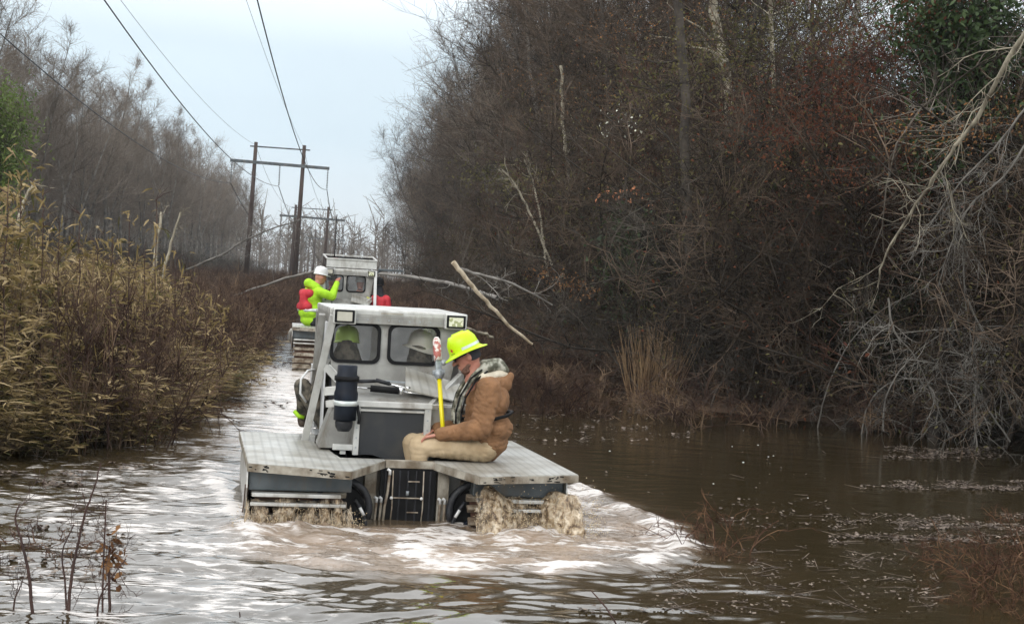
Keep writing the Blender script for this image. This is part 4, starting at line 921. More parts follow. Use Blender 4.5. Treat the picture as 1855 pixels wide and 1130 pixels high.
def curtain(name, label, x0, x1, fz, fy, thick, seed, group=None):
    """sheets of falling water: fz(x) top height, fy(x, v) how far behind the track it lands"""
    nx, nz = 150, 70; Vs, Qs, Th = [], [], []
    for layer in range(5):
        u = np.linspace(x0, x1, nx); v = np.linspace(0, 1, nz); U, Vv = np.meshgrid(u, v)
        top = fz(U)+.03*pnoise(U*9+seed+layer*5, U*0+layer); Z = top*(1-Vv**1.25)-.03*Vv+.03*fbm(U*11+layer*3, Vv*5+seed, 3)*sstep(0, .3, Vv)
        lump = fbm(U*7+seed+layer*11, Z*6+layer*3, 5)*1.2; Y = fy(U, Vv)+(.046*lump+.018*np.abs(fbm(U*25+layer, Z*20, 2)))*(-1)*(.3+Vv)+layer*.028+.02*pnoise(U*16+layer*9, Vv*6+layer)
        th = thick(U, Vv)+.22*pnoise(U*13+seed, Z*2.2+layer*7)
        k = len(Vs)*nx*nz; Vs.append(np.stack([U, Y, Z], -1).reshape(-1, 3)); Th.append(th.ravel())
        i = np.arange(nx*nz).reshape(nz, nx)+k; Qs.append(np.stack([i[:-1, :-1], i[:-1, 1:], i[1:, 1:], i[1:, :-1]], -1).reshape(-1, 4))
    me = mesh_np(name, np.concatenate(Vs), np.concatenate(Qs), SPL, True)
    at = me.attributes.new('thick', 'FLOAT', 'POINT'); at.data.foreach_set('value', np.concatenate(Th).astype(np.float32))
    o = link(name, me); o.location = V1O; o.rotation_euler = (0, 0, TH); tag(o, label, 'water', group, 'stuff')
    # separate strings of falling water in front of the sheet
    rs = np.random.RandomState(seed); S = Seg(); right = x0 > 0
    for k in range(12 if right else 70):
        x = rs.uniform(x0, x1)
        if right and rs.rand() > .45+.55*math.cos((x-.62)*9.2): x = rs.choice([.62, 1.30])+rs.normal()*.09
        zt = float(fz(np.array(x)))*rs.uniform(.45, 1.06); vy = -rs.uniform(.04, .24 if right else .10); vx = rs.normal()*.05; up = rs.uniform(0, .5 if right else .1); T_ = .16+.14*math.sqrt(max(zt, .01)); pts = []; y0_ = float(fy(np.array(x), np.array(.2)))-rs.uniform(.0, .05)
        n_ = 7; t0_ = rs.uniform(.1, .75)
        for i in range(n_+1):
            q = (t0_+(1-t0_)*i/n_); tt = q*1.05; pts.append(np.array([x+vx*tt+rs.normal()*.004, y0_+vy*tt+rs.normal()*.004, max(zt+up*.25*tt*(1-tt)*2-zt*tt*tt, -.03)]))
        r_ = rs.uniform(.0010, .0026); S.line(pts, r_, r_*rs.uniform(.5, 1.6))
    Vt, Qt = S.tubes(5); st = link('streams', mesh_np('streams', Vt, Qt, M['stream'], True), o); return o
curtain('splash', 'thick tan foam pouring off the right rear track', .50, 1.40, lambda x: .29+.055*np.cos((x-.62)*9.2)+.03*np.sin(x*23)-.05*sstep(1.3, 1.45, x),
        lambda x, v: .03-.22*v-.06*v*np.cos((x-.62)*9.2)-.07*np.cos((x-.62)*9.2), lambda x, v: .70+.10*np.cos((x-.62)*9.2)-.55*sstep(1.30, 1.46, x)-.30*sstep(.66, .50, x)+.14*v, 3)
curtain('splash', 'thin brown streams running down the left rear track', -1.34, -.50, lambda x: .21+.02*np.sin(x*17),
        lambda x, v: .055-.07*v, lambda x, v: .44+.34*v+.12*np.sin(x*41+2*np.sin(x*9)), 9)
def drops():
    rs = np.random.RandomState(5); mb = MB()
    for k in range(2600):
        if rs.rand() < .75: c = (rs.uniform(.5, 1.55), rs.uniform(-.38, .1), abs(rs.normal(0, .16)))
        else: c = (rs.uniform(-1.45, -.4), rs.uniform(-.2, .0), abs(rs.normal(0, .08)))
        r = rs.uniform(.0015, .005); q = bmesh.ops.create_icosphere(mb.bm, subdivisions=1, radius=r)
        for v in q['verts']: v.co = Vector((c[0]+v.co.x, c[1]+v.co.y, c[2]+v.co.z*rs.uniform(1, 1.3)))
    o = mb.build('water_drops', M['drop'], None, True); o.location = V1O; o.rotation_euler = (0, 0, TH); tag(o, 'muddy drops flying off the rear tracks', 'water', kind='stuff')
drops()
# ------------------------------------------------------------------ vegetation
def leaves_np(C, D, L, Wd, rs, droop=.3, folds=2):
    """bent strips: centre points C, directions D, lengths L, widths Wd"""
    n = len(C); C = np.asarray(C); D = np.asarray(D); D = D/(np.linalg.norm(D, axis=1, keepdims=True)+1e-9); L = np.asarray(L)[:, None]; Wd = np.asarray(Wd)[:, None]
    rnd = rs.normal(size=(n, 3)); s = np.cross(D, rnd); s /= np.linalg.norm(s, axis=1, keepdims=True)+1e-9
    dn = np.array([[0, 0, -1.]])*droop
    p0 = C; p1 = C+D*L*.5+dn*L*.12; p2 = C+D*L*.92+dn*L*.55
    V = np.stack([p0-s*Wd*.25, p0+s*Wd*.25, p1-s*Wd*.5, p1+s*Wd*.5, p2-s*Wd*.08, p2+s*Wd*.08], 1).reshape(-1, 3); b = np.arange(n)*6
    Q = np.concatenate([np.stack([b, b+1, b+3, b+2], 1), np.stack([b+2, b+3, b+5, b+4], 1)]); return V, Q
def nrm(v): return v/(np.linalg.norm(v)+1e-9)
def wander(rs, p, d, L, n, wig, trop=0.0):
    pts = [p]; st = L/n
    for k in range(n):
        d = nrm(d+rs.normal(size=3)*wig+np.array([0, 0, trop])); p = p+d*st; pts.append(p)
    return pts, d
def twigs(rs, S, pts, n, L, r, up=.35, sub=2, crook=.35):
    """n twigs along a polyline, each two crooked segments with side shoots, all at once"""
    P_ = np.array(pts); k = rs.randint(0, len(P_)-1, n); f = rs.rand(n)[:, None]; a = P_[k]*(1-f)+P_[k+1]*f; dd = P_[k+1]-P_[k]; dd /= np.linalg.norm(dd, axis=1, keepdims=True)+1e-9
    d = rs.normal(size=(n, 3)); d /= np.linalg.norm(d, axis=1, keepdims=True); d = d*.9+dd*.6+np.array([0, 0, up]); d /= np.linalg.norm(d, axis=1, keepdims=True)
    ln = L*(.45+.8*rs.rand(n))[:, None]; m = a+d*ln*.5; d2 = d+rs.normal(size=(n, 3))*crook; d2 /= np.linalg.norm(d2, axis=1, keepdims=True); e_ = m+d2*ln*.6
    S.arr(a, m, [r]*n, [r*.75]*n); S.arr(m, e_, [r*.75]*n, [r*.35]*n)
    for j in range(sub):
        g = rs.rand(n)[:, None]; o = m+(e_-m)*g; d3 = d2+rs.normal(size=(n, 3))*.6+np.array([0, 0, up*.4]); d3 /= np.linalg.norm(d3, axis=1, keepdims=True); e3 = o+d3*ln*(.2+.3*rs.rand(n)[:, None]); S.arr(o, e3, [r*.55]*n, [r*.3]*n)
    return e_
def bare_tree(seed, H=18, r=.16, first=.35, spread=.55, nb=16, tw=26, tl=1.0, tr=.009, forks=2, lean=0.0, leafn=0, vine=0):
    rs = np.random.RandomState(seed); T, C = Seg(), Seg(); tips = []
    top = []
    d0 = nrm(np.array([lean, rs.normal()*.03, 1.]))
    hfork = H*(first+.15*rs.rand())
    pts, d = wander(rs, np.array([0, 0, -.3]), d0, hfork, 6, .035, .03); T.line(pts, r, r*.78)
    leaders = []
    nf = forks
    for k in range(nf):
        a = 6.283*(k/nf)+rs.rand()*1.5; sp = spread*.35*(.6+.8*rs.rand()) if nf > 1 else .05
        dd = nrm(np.array([math.cos(a)*sp, math.sin(a)*sp, 1.])); q, d = wander(rs, pts[-1], dd, (H-hfork)*(.85+.25*rs.rand()), 9, .07, .05); rr = r*(.72 if nf > 1 else .78); T.line(q, rr, rr*.16); leaders.append((q, rr))
    for q, rr in leaders:
        for i in range(nb):
            f = .02+.96*(i+rs.rand())/nb; x = f*(len(q)-1); k = min(int(x), len(q)-2); p = q[k]+(q[k+1]-q[k])*(x-k); a = rs.rand()*6.283; el = .35+.7*f+rs.normal()*.15
            L = (H-hfork)*.42*(1-.62*f)*(.6+.7*rs.rand())*spread/.55; r1 = rr*(1-.8*f)*.42
            d = nrm(np.array([math.cos(a), math.sin(a), el])); b1, _ = wander(rs, p, d, L, 5, .16, .09); C.line(b1, max(r1, .012), .008)
            twigs(rs, C, b1, tw, L*.42*tl, tr)
            for j in range(4):
                kk = rs.randint(1, 5); d2 = nrm(d+rs.normal(size=3)*.55+np.array([0, 0, .25])); b2, _ = wander(rs, b1[kk], d2, L*.5*(.5+.6*rs.rand()), 3, .2, .09); C.line(b2, max(r1*.45, .009), .006)
                twigs(rs, C, b2, tw//2, L*.30*tl, tr*.85)
            tips += b1[2:]
    # a few low dead limbs on the bole
    for i in range(3):
        p = pts[2+rs.randint(0, 4)]; a = rs.rand()*6.28; b1, _ = wander(rs, p, nrm(np.array([math.cos(a), math.sin(a), .3])), 1.5+rs.rand()*2, 4, .25); C.line(b1, .025, .008); twigs(rs, C, b1, 14, .7, tr)
    return T, C, tips, rs
def vase_shrub(seed, H=5, R_=1.8, ns=16, tw=34, tr=.006, crook=.28, droop=0.0, stem_r=.02):
    """many-stemmed tangle: stems rise, arch and cross"""
    rs = np.random.RandomState(seed); S, C = Seg(), Seg(); tips = []
    for k in range(ns):
        a = rs.rand()*6.283; r0 = rs.rand()**.6*R_*.7; p = np.array([math.cos(a)*r0, math.sin(a)*r0, -.35]); a2 = rs.rand()*6.283
        d = nrm(np.array([math.cos(a2)*.35, math.sin(a2)*.35, 1])); L = H*(.55+.6*rs.rand()); q, _ = wander(rs, p, d, L, 9, crook*.6, -.02-droop); rr = stem_r*(.5+rs.rand()); S.line(q, rr, rr*.3)
        for j in range(5):
            i = rs.randint(2, 9); d2 = nrm(rs.normal(size=3)+np.array([0, 0, .3])); b, _ = wander(rs, q[i], d2, L*.33*(.5+rs.rand()), 5, crook, -droop*2); C.line(b, rr*.45, tr*.8); twigs(rs, C, b, tw//2, .55, tr, up=.1, crook=.6)
            tips += b[1:]
        twigs(rs, C, q[2:], tw, .75, tr, up=.15, crook=.55); tips += q[3:]
    return S, C, tips, rs
def leaf_cloud(rs, tips, n, L, W_, spread=.35, up=0.0, clump=None):
    tips = np.array(tips); 
    if clump: tips = tips[rs.choice(len(tips), min(clump, len(tips)), False)]
    c = tips[rs.randint(0, len(tips), n)]+rs.normal(size=(n, 3))*spread; d = rs.normal(size=(n, 3))+np.array([0, 0, up])
    return leaves_np(c, d, L*(.6+.8*rs.rand(n)), W_*(.6+.8*rs.rand(n)), rs)
def make_tree(name, label, cat, TS, CS, bark, twig, leaf=None, leafmat=None, group=None, trunk='trunk', crown='crown', k=6):
    o = empty(name); tag(o, label, cat, group)
    V, Q = TS.tubes(k); link(trunk, mesh_np(trunk, V, Q, bark, True), o)
    V, Q = CS.tubes(3); link(crown, mesh_np(crown, V, Q, twig), o)
    if leaf: link('leaves', mesh_np('leaves', leaf[0], leaf[1], leafmat), o)
    return o
GL, GR = 'trees of the left wood', 'trees of the right wood'
PROTO = {}
def proto(key, *a, **k):
    o = make_tree(*a, **k); PROTO[key] = (o, kids(o)); return o
used = set()
def place(key, loc, rz, s, label=None, group=None, sz=None, tilt=None):
    o, ch = PROTO[key]
    if key not in used:
        used.add(key); c = o; c.location = loc; c.rotation_euler = (0, 0, rz); c.scale = (s, s, sz or s)
    else: c = dup(o, loc, rz, s, sz, ch)
    if tilt: c.rotation_euler = (tilt[0], tilt[1], rz)
    else: c.rotation_euler = (0, 0, rz)
    if label: c['label'] = label
    if group: c['group'] = group
    return c
for i in range(4):
    T, C, tips, rs = bare_tree(10+i, H=19, r=.17, first=.30, spread=.62, nb=13, tw=22, tr=.011, forks=(2, 3, 1, 2)[i])
    proto(('grey', i), 'bare_tree', 'bare grey tree in the left wood', 'tree', T, C, M['bark_mid'], M['twig_grey'], group=GL)
for i in range(3):
    T, C, tips, rs = bare_tree(20+i, H=17, r=.14, first=.22, spread=.7, nb=13, tw=24, tr=.010, forks=(2, 1, 3)[i])
    lf = leaf_cloud(rs, tips, 500, .08, .04, .5, clump=20) if i < 2 else None
    proto(('brown', i), 'bare_tree', 'bare brown tree in the right wood', 'tree', T, C, M['bark_dark'], M['twig_brown'], lf, M['leaf_olive'], group=GR)
for i in range(4):
    S, C, tips, rs = vase_shrub(30+i, H=5.5, R_=1.9, ns=15, tw=44)
    lm = (M['leaf_red'], M['leaf_olive'], M['leaf_red'], None)[i]
    lf = leaf_cloud(rs, tips, (1500, 1700, 600, 0)[i], .058, .028, .22) if lm else None
    proto(('tangle', i), 'thicket_shrub', 'brown tangled shrub at the edge of the right wood', 'shrub', S, C, M['bark_dark'], (M['twig_red'], M['twig_brown'], M['twig_brown'], M['twig_mid'])[i], lf, lm, group='thicket shrubs', trunk='stems', crown='twigs', k=4)

rs0 = np.random.RandomState(11)
# left wood: bare crowns in rows along the clearing
def row(side, n_rows, s0, s1, step, t0, dt, keys, hs, lab, grp, jit=1.2):
    for r_i in range(n_rows):
        s = s0+rs0.rand()*step
        while s < s1:
            t = side*(t0+r_i*dt+rs0.normal()*jit*.6); st = step*(1+.8*max(0, (s-120))/150)
            k = keys[rs0.randint(len(keys))]; h = hs*(.86+.26*rs0.rand()); z_ = 'nearest' if s < 75 else 'near' if s < 110 else 'middle' if s < 170 else 'far'
            r_n = ('front', 'second', 'third', 'deepest')[min(r_i, 3)]
            kd = {'grey': ('two-forked', 'three-forked', 'single-stemmed', 'spreading'), 'brown': ('leaf-flecked', 'slender', 'three-forked'), 'tangle': ('red-tinged', 'olive', 'brown', 'bare')}[k[0]][k[1]]
            p = cor(t, s, 0); place(k, p, rs0.rand()*6.28, h, f'{kd} {lab}, {r_n} row, {z_} stretch', grp)
            s += st*(.7+.6*rs0.rand())
row(-1, 4, 66, 270, 4.1, 20.5, 4.2, [('grey', i) for i in range(4)], .78, 'bare grey tree in the left wood', GL)
row(-1, 3, 60, 240, 2.4, 17.0, 3.5, [('tangle', 3), ('tangle', 3), ('tangle', 2)], .62, 'low bare undergrowth tree at the foot of the left wood', 'undergrowth of the left wood')
row(1, 2, 36, 290, 4.6, 9.2, 4.5, [('brown', i) for i in range(3)]+[('grey', 2), ('grey', 0)], 1.12, 'bare tree in the right wood', GR)
row(1, 1, 78, 240, 5.0, 18.0, 5.0, [('brown', i) for i in range(3)], 1.1, 'bare tree deeper in the right wood', GR)
# thicket along the right edge, dense and dark
def edge_t(s): return 10.2 if s < 20 else (6.0 if s > 27 else 10.2-(s-20)*.6)
for r_i in range(4):
    s = 17.5
    while s < 120:
        t = 7.6+r_i*1.9+rs0.normal()*.4+(2.8*sstep(26, 21, np.array(s)) if s < 26 else 0)
        k = ('tangle', rs0.choice([0, 1, 1, 2, 3, 1])); place(k, cor(float(t), s, 0), rs0.rand()*6.28, (.95+.35*rs0.rand())*(1+.16*r_i),
              ('red-leaved', 'olive-leaved', 'sparsely red-leaved', 'leafless grey')[k[1]]+' tangled shrub, '+('front', 'second', 'third', 'back')[r_i]+' row of the thicket, '+('right of the picture' if s < 27 else 'centre right' if s < 45 else 'beyond the seated man' if s < 75 else 'far up the clearing'), 'thicket shrubs')
        s += (1.9 if s < 50 else 3.5)*(.8+.4*rs0.rand())
def deep_wood():
    rs = np.random.RandomState(21); S = Seg()
    for k in range(1500):
        if k % 3: t = -rs.uniform(36, 48); s = rs.uniform(70, 420)
        else: t = rs.uniform(27, 36); s = rs.uniform(20, 380)
        p = np.array(cor(t, s, -.3)); H = rs.uniform(5, 12); n = 60; S.add(p, p+np.array([rs.normal()*.5, 0, H]), .08, .03)
        a = p+np.stack([rs.normal(size=n)*1.6, rs.normal(size=n)*1.2, rs.rand(n)*H*.8], 1); d = rs.normal(size=(n, 3)); d[:, 2] += .7; S.arr(a, a+d*1.1, [.05]*n, [.02]*n)
    V, Q = S.tubes(3); tag(link('deep_wood', mesh_np('deep_wood', V, Q, M['twig_mid'])), 'grey undergrowth deep inside the woods on both sides', 'wood', kind='stuff')
deep_wood()
#@@VEG2
# far-off wood closing the view
def far_wood():
    rs = np.random.RandomState(2); S = Seg()
    for k in range(900):
        t = rs.uniform(-160, 160); s = rs.uniform(280, 620); p = np.array(cor(t, s, -.5)); H = rs.uniform(11, 17); S.add(p, p+np.array([0, 0, H]), .25, .05); n = 14
        a = p+np.array([0, 0, 1.])*(H*(.2+.75*rs.rand(n)))[:, None]; d = rs.normal(size=(n, 3)); d[:, 2] = abs(d[:, 2])+.4; S.arr(a, a+d*1.9, [.12]*n, [.04]*n)
        a2 = a+d*1.0; d2 = rs.normal(size=(n, 3)); d2[:, 2] += .5; S.arr(a2, a2+d2*1.6, [.08]*n, [.03]*n)
    V, Q = S.tubes(3); tag(link('far_wood', mesh_np('far_wood', V, Q, M['twig_grey'])), 'grey wood closing the far end of the clearing', 'wood', kind='stuff')
far_wood()

# ------------------------------------------------------------------ low brush filling the clearing
def brush():
    rs = np.random.RandomState(4); variants = []
    for k in range(6):
        S = Seg()
        for j in range(16):
            a = rs.rand()*6.28; p = np.array([math.cos(a), math.sin(a), 0])*rs.rand()*.5; p[2] = -.15; q, _ = wander(rs, p, nrm(np.array([rs.normal()*.3, rs.normal()*.3, 1])), .65+.55*rs.rand(), 4, .2, 0); S.line(q, .010, .005)
            twigs(rs, S, q[1:], 12, .34, .006, up=.3, sub=2, crook=.5)
        variants.append(S.tubes(3))
    pos = []
    def sc_(n, f):
        c = 0
        while c < n:
            r = f()
            if r: pos.append(r); c += 1
    def mid():
        s = 31+rs.rand()**1.6*120; t = rs.uniform(-19, 8)
        if -2.9 < t < 1.0 and s < 75: return None
        if t > -1 and s < 34: return None
        h = .75+.55*rs.rand() if t < -3 else .7+.45*rs.rand(); return (*cor(t, s)[:2], h*(1+.004*(s-30)), 1.3)
    sc_(1500, mid)
    def left_low():
        s = rs.uniform(15.5, 36); t = -rs.uniform(2.4, 6.5); p = cor(t, s)
        if inside(np.array([p.x]), np.array([p.y]), WATER_POLY)[0]: return None
        return (p.x, p.y, rs.uniform(.4, 1.7), 1)
    sc_(190, left_low)
    def right_low():
        s = rs.uniform(21.5, 36); t = rs.uniform(1.5, 9.5); p = cor(t, s); h = .5+.5*rs.rand()
        x = P(1000, 760)
        if s < 29-.55*max(0, t-3.2)-.0 and rs.rand() > .04: return None
        return (p.x, p.y, h*.8, 1)
    sc_(330, right_low)
    Vs, Qs, n = [], [], 0
    for x, y, h, w_ in pos:
        V, Q = variants[rs.randint(6)]; a = rs.rand()*6.28; c, s_ = math.cos(a), math.sin(a); sxy = w_*(.8+.5*rs.rand())
        W2 = np.stack([(V[:, 0]*c-V[:, 1]*s_)*sxy+x, (V[:, 0]*s_+V[:, 1]*c)*sxy+y, V[:, 2]*h*1.15], 1); Vs.append(W2); Qs.append(Q+n); n += len(V)
    tag(link('brush', mesh_np('brush', np.concatenate(Vs), np.concatenate(Qs), M['brush'])), 'low reddish brown brush filling the flooded clearing', 'brush', kind='stuff')
brush()

# ------------------------------------------------------------------ cane thicket on the left bank
def canes():
    rs = np.random.RandomState(8); vs = []
    for k in range(6):
        S = Seg(); C, D, L, W_ = [], [], [], []
        for j in range(7):
            a = rs.rand()*6.28; p = np.array([math.cos(a), math.sin(a), 0])*rs.rand()*.4; p[2] = -.2; H = 1.5+.9*rs.rand(); q, _ = wander(rs, p, nrm(np.array([rs.normal()*.12, rs.normal()*.12, 1])), H, 9, .06, 0); S.line(q, .007, .003)
            for i in range(2, 10):
                for m_ in range(rs.randint(2, 5)):
                    d = nrm(np.array([rs.normal(), rs.normal(), .9])); b, _ = wander(rs, q[i], d, .16+.2*rs.rand(), 2, .2); S.line(b, .003, .0018)
                    for z in range(rs.randint(3, 6)):
                        g = rs.rand(); C.append(b[1]*(1-g)+b[2]*g); D.append(d*.7+np.array([rs.normal(), rs.normal(), rs.normal()*.5-.05])*.7); L.append(.09+.13*rs.rand()); W_.append(.018+.020*rs.rand())
        vs.append((S.tubes(3), leaves_np(C, D, L, W_, rs, droop=.5)))
    pos = []; c = 0
    while c < 350:
        y = rs.uniform(11.5, 34); x = rs.uniform(-12, -3.6)
        if inside(np.array([x]), np.array([y]), WATER_POLY)[0]: continue
        t, s = tocor(x, y); e_ = seg_dist(np.array([x]), np.array([y]), LEFT_EDGE)[0]
        if e_ > 4.2 and rs.rand() > .3: continue
        h = .34+.66*sstep(0, 2.4, np.array(e_)); h = h*(.60+.70*rs.rand())*(1-.42*sstep(15.5, 24, np.array(y)))*(1+.25*sstep(-4.8, -6.2, np.array(x))); pos.append((x, y, float(h))); c += 1
    Vs, Qs, n, Vl, Ql, m_ = [], [], 0, [], [], 0
    for x, y, h in pos:
        (V, Q), (VL, QL) = vs[rs.randint(6)]; a = rs.rand()*6.28; c_, s_ = math.cos(a), math.sin(a)
        def tf(V): return np.stack([(V[:, 0]*c_-V[:, 1]*s_)+x, (V[:, 0]*s_+V[:, 1]*c_)+y, V[:, 2]*h*1.05], 1)
        Vs.append(tf(V)); Qs.append(Q+n); n += len(V); Vl.append(tf(VL)); Ql.append(QL+m_); m_ += len(VL)
    o = tag(link('cane_thicket', mesh_np('cane_thicket', np.concatenate(Vs), np.concatenate(Qs), M['cane_stem'])), 'olive and tan river cane crowding the left bank', 'cane thicket', kind='stuff')
    link('leaves', mesh_np('leaves', np.concatenate(Vl), np.concatenate(Ql), M['cane_leaf']), o)
canes()
# ------------------------------------------------------------------ power line
def hframe(s, tl, tr_, h_arm, h_top, a0, a1, label, brace=False, lean=.045):
    """two poles at offsets tl, tr_ of the clearing, a crossarm from a0 to a1"""
    o = empty('transmission_frame', cor((tl+tr_)/2, s), CA); tag(o, label, 'utility pole', 'power line frames'); c = (tl+tr_)/2
    for t in (tl, tr_): MB().tube([(t-c-lean*1.5, 0, -1), (t-c+lean*2, 0, h_arm*.5), (t-c+lean*5, 0, h_top+.35)], [.24, .20, .15], 10).build('pole', M['pole_wood'], o)
    x = lean*5
    MB().bar((a0-c+x, -.16, h_arm+.12), (a1-c+x, -.16, h_arm-.04), .12, .26).build('crossarm', M['hull_grey'], o)
    MB().bar((tl-c-.5+x, .16, h_top), (tr_-c+.5+x, .16, h_top-.02), .06, .12).build('top_bar', M['hull_grey'], o)
    for t in (a0+.15, (a0+a1)/2, a1-.12):
        mb = MB(); z = h_arm; pts = [(t-c+x, -.16, z-.1-.14*k) for k in range(12)]
        mb.tube([(t-c+x, -.16, z), (t-c+x, -.16, z-1.75)], .02, 6)
        for p in pts: mb.tube([p, (p[0], p[1], p[2]-.06)], [.09, .05], 10)
        mb.build('insulator', M['insulator'], o)
    if brace:
        mb = MB(); mb.bar((tl-c, 0, 1.5), (tr_-c+x*.6, .05, h_arm*.62), .14, .14).bar((tr_-c, -.12, 1.5), (tl-c+x*.6, -.08, h_arm*.62), .14, .14); mb.build('cross_brace', M['pole_wood'], o)
        mb = MB().bar((tl-c+x, -.1, h_arm-2.2), (tl-c+x-1.9, -.1, h_arm-.1), .10, .10); mb.build('knee_brace', M['pole_wood'], o)
FR = [(124, -9.88, -5.80, 10.9, 12.35, -11.95, -3.58), (182, -9.05, -4.98, 8.65, 9.85, -11.0, -2.85), (310, -10.75, -6.70, 9.0, 10.6, -12.7, -4.5), (560, -11.9, -7.7, 11.3, 13.2, -13.0, -4.7)]
FL = ['nearest two-pole wooden power line frame with a long crossarm standing in the brush', 'second two-pole power line frame, partly behind the nearest one', 'third power line frame, crossed by diagonal braces', 'farthest and smallest power line frame above the roof tray']
for (s_, tl, tr_, ha, htp, a0, a1), lb, br in zip(FR, FL, (0, 0, 1, 0)): hframe(s_, tl, tr_, ha, htp, a0, a1, lb, br)
def wire_run(ts, zs, label, r, z0, sg, name='power_cable'):
    """ts, zs: offset and height at each frame"""
    S = Seg(); stn = [-20]+[f[0] for f in FR]; ts = [ts[0]]+ts; zs = [z0]+zs
    for k in range(4):
        n = 40 if k == 0 else 16; pts = []
        L = stn[k+1]-stn[k]; sag = (sg, 1.6, 3.2, 8)[k]
        for i in range(n+1):
            f = i/n; pts.append(np.array(cor(ts[k]+(ts[k+1]-ts[k])*f, stn[k]+L*f, zs[k]+(zs[k+1]-zs[k])*f-sag*4*f*(1-f))))
        rr = r*(1+k*.5); S.line(pts, rr, rr)
    V, Q = S.tubes(5); o = link(name, mesh_np(name, V, Q, M['wire'], True)); tag(o, label, 'power line', 'power cables')
wire_run([f[5]+.35 for f in FR], [f[3]-1.8 for f in FR], 'left conductor of the power line crossing in front of the left wood', .022, 15.4, 3.7)
wire_run([(f[5]+f[6])/2+.2 for f in FR], [f[3]-1.8 for f in FR], 'middle conductor of the power line running up past the left wood', .022, 15.6, 3.7)
wire_run([f[6]+.1 for f in FR], [f[3]-1.8 for f in FR], 'right conductor of the power line against the open sky', .022, 18.6, 4.8)
wire_run([f[1]+.2 for f in FR], [f[4]+.1 for f in FR], 'thin upper wire beside the middle conductor', .010, 17.5, 3.0)
wire_run([f[2]+.2 for f in FR], [f[4]+.1 for f in FR], 'thin upper wire beside the right conductor', .010, 19.3, 2.0)

# ------------------------------------------------------------------ limbs, logs, snags placed where they lie
def limb(name, label, cat, pts, r0, r1, mt, seed=0, side=0, sl=.8, tw=0, tr=.006, k=8, group=None, spread=1.0, sub=2, drop=0.0, part='twigs', wig=.04):
    """pts in world space; smooth path with side branches as a part"""
    rs = np.random.RandomState(seed+900); P_ = [np.array(p, float) for p in pts]; o_ = []
    for a in range(len(P_)-1):
        p0, p1, p2, p3 = P_[max(a-1, 0)], P_[a], P_[a+1], P_[min(a+2, len(P_)-1)]
        for i in range(5):
            t = i/5; o_.append(.5*((2*p1)+(-p0+p2)*t+(2*p0-5*p1+4*p2-p3)*t*t+(-p0+3*p1-3*p2+p3)*t**3)+rs.normal(size=3)*r0*wig*6)
    o_.append(P_[-1]); S = Seg(); S.line(o_, r0, r1); V, Q = S.tubes(k)
    if side or tw:
        root = empty(name, tuple(o_[0])); tag(root, label, cat, group); off = o_[0]
        b = link('stem', mesh_np('stem', V-off, Q, mt, True), root); C = Seg()
        for j in range(side):
            i = rs.randint(2, len(o_)-1); d = nrm(nrm(o_[i]-o_[i-1])*.8+rs.normal(size=3)*.7*spread+np.array([0, 0, drop])); q, _ = wander(rs, o_[i], d, sl*(.5+rs.rand()), 5, .25, drop*.3); rr = (r0+(r1-r0)*i/len(o_))*.33; C.line(q, max(rr, tr*1.2), tr); twigs(rs, C, q, max(4, tw//4), sl*.35, tr, up=drop, sub=sub, crook=.5)
        if tw: twigs(rs, C, o_[2:], tw, sl*.5, tr, up=.1+drop, sub=sub, crook=.5)
        V, Q = C.tubes(3); link(part, mesh_np(part, V-off, Q, mt), root); return root
    return tag(link(name, mesh_np(name, V, Q, mt, True)), label, cat, group)
def pz(px, py, d): v = aty(px, py, d); return (v.x, v.y, v.z)
limb('fallen_tree', 'long thin fallen trunk arching across the channel behind the second carrier', 'fallen tree', [pz(425, 535, 44), pz(480, 517, 43), pz(545, 497, 42), pz(620, 487, 41), pz(700, 497, 39), pz(760, 504, 38), pz(815, 514, 37), pz(852, 524, 36), pz(900, 540, 35)], .030, .055, M['bark_grey'], 1, 4, .8, 8)
limb('broken_limb', 'pale broken limb with bark peeling, slanting down to the water right of the cab', 'branch', [pz(820, 474, 25), pz(850, 512, 25.2), pz(890, 555, 25.5), pz(930, 596, 25.8), pz(964, 623, 26)], .046, .022, M['wood_fresh'], 2, 0, 1, 0, wig=.03)
limb('forked_limb', 'thin brown limb forking away from the pale broken one', 'branch', [pz(828, 487, 25.2), pz(880, 500, 25.6), pz(935, 518, 26), pz(1000, 552, 26.5)], .035, .015, M['bark_grey'], 3, 5, .6, 6)
limb('submerged_stick', 'short rough stick rising behind the lime hard hat', 'branch', [pz(842, 594, 22), pz(870, 602, 22.3), pz(893, 612, 22.6)], .028, .02, M['bark_pale'], 4)
limb('leaning_snag', 'leaning dead tree slanting behind the nearest power line frame', 'dead tree', [pz(330, 492, 70), pz(400, 462, 71), pz(450, 432, 72), pz(500, 412, 73), pz(545, 398, 74)], .055, .03, M['bark_mid'], 5, 12, 1.6, 40, .008)
limb('dead_snag', 'pale leaning snag with peeling bark above the left cane', 'dead tree', [pz(268, 540, 34), pz(282, 460, 34.3), pz(292, 385, 34.6)], .06, .03, M['bark_pale'], 6, 3, .5, 4)
limb('dead_snag', 'thin forked pale stem leaning right above the left cane', 'dead tree', [pz(290, 530, 34), pz(310, 440, 34), pz(327, 385, 34)], .045, .02, M['bark_pale'], 7, 3, .6, 4)
limb('dead_snag', 'short pale stem leaning right at the far left above the cane', 'dead tree', [pz(28, 420, 20), pz(42, 370, 20.2), pz(64, 325, 20.4)], .03, .015, M['bark_pale'], 8, 3, .4, 4)
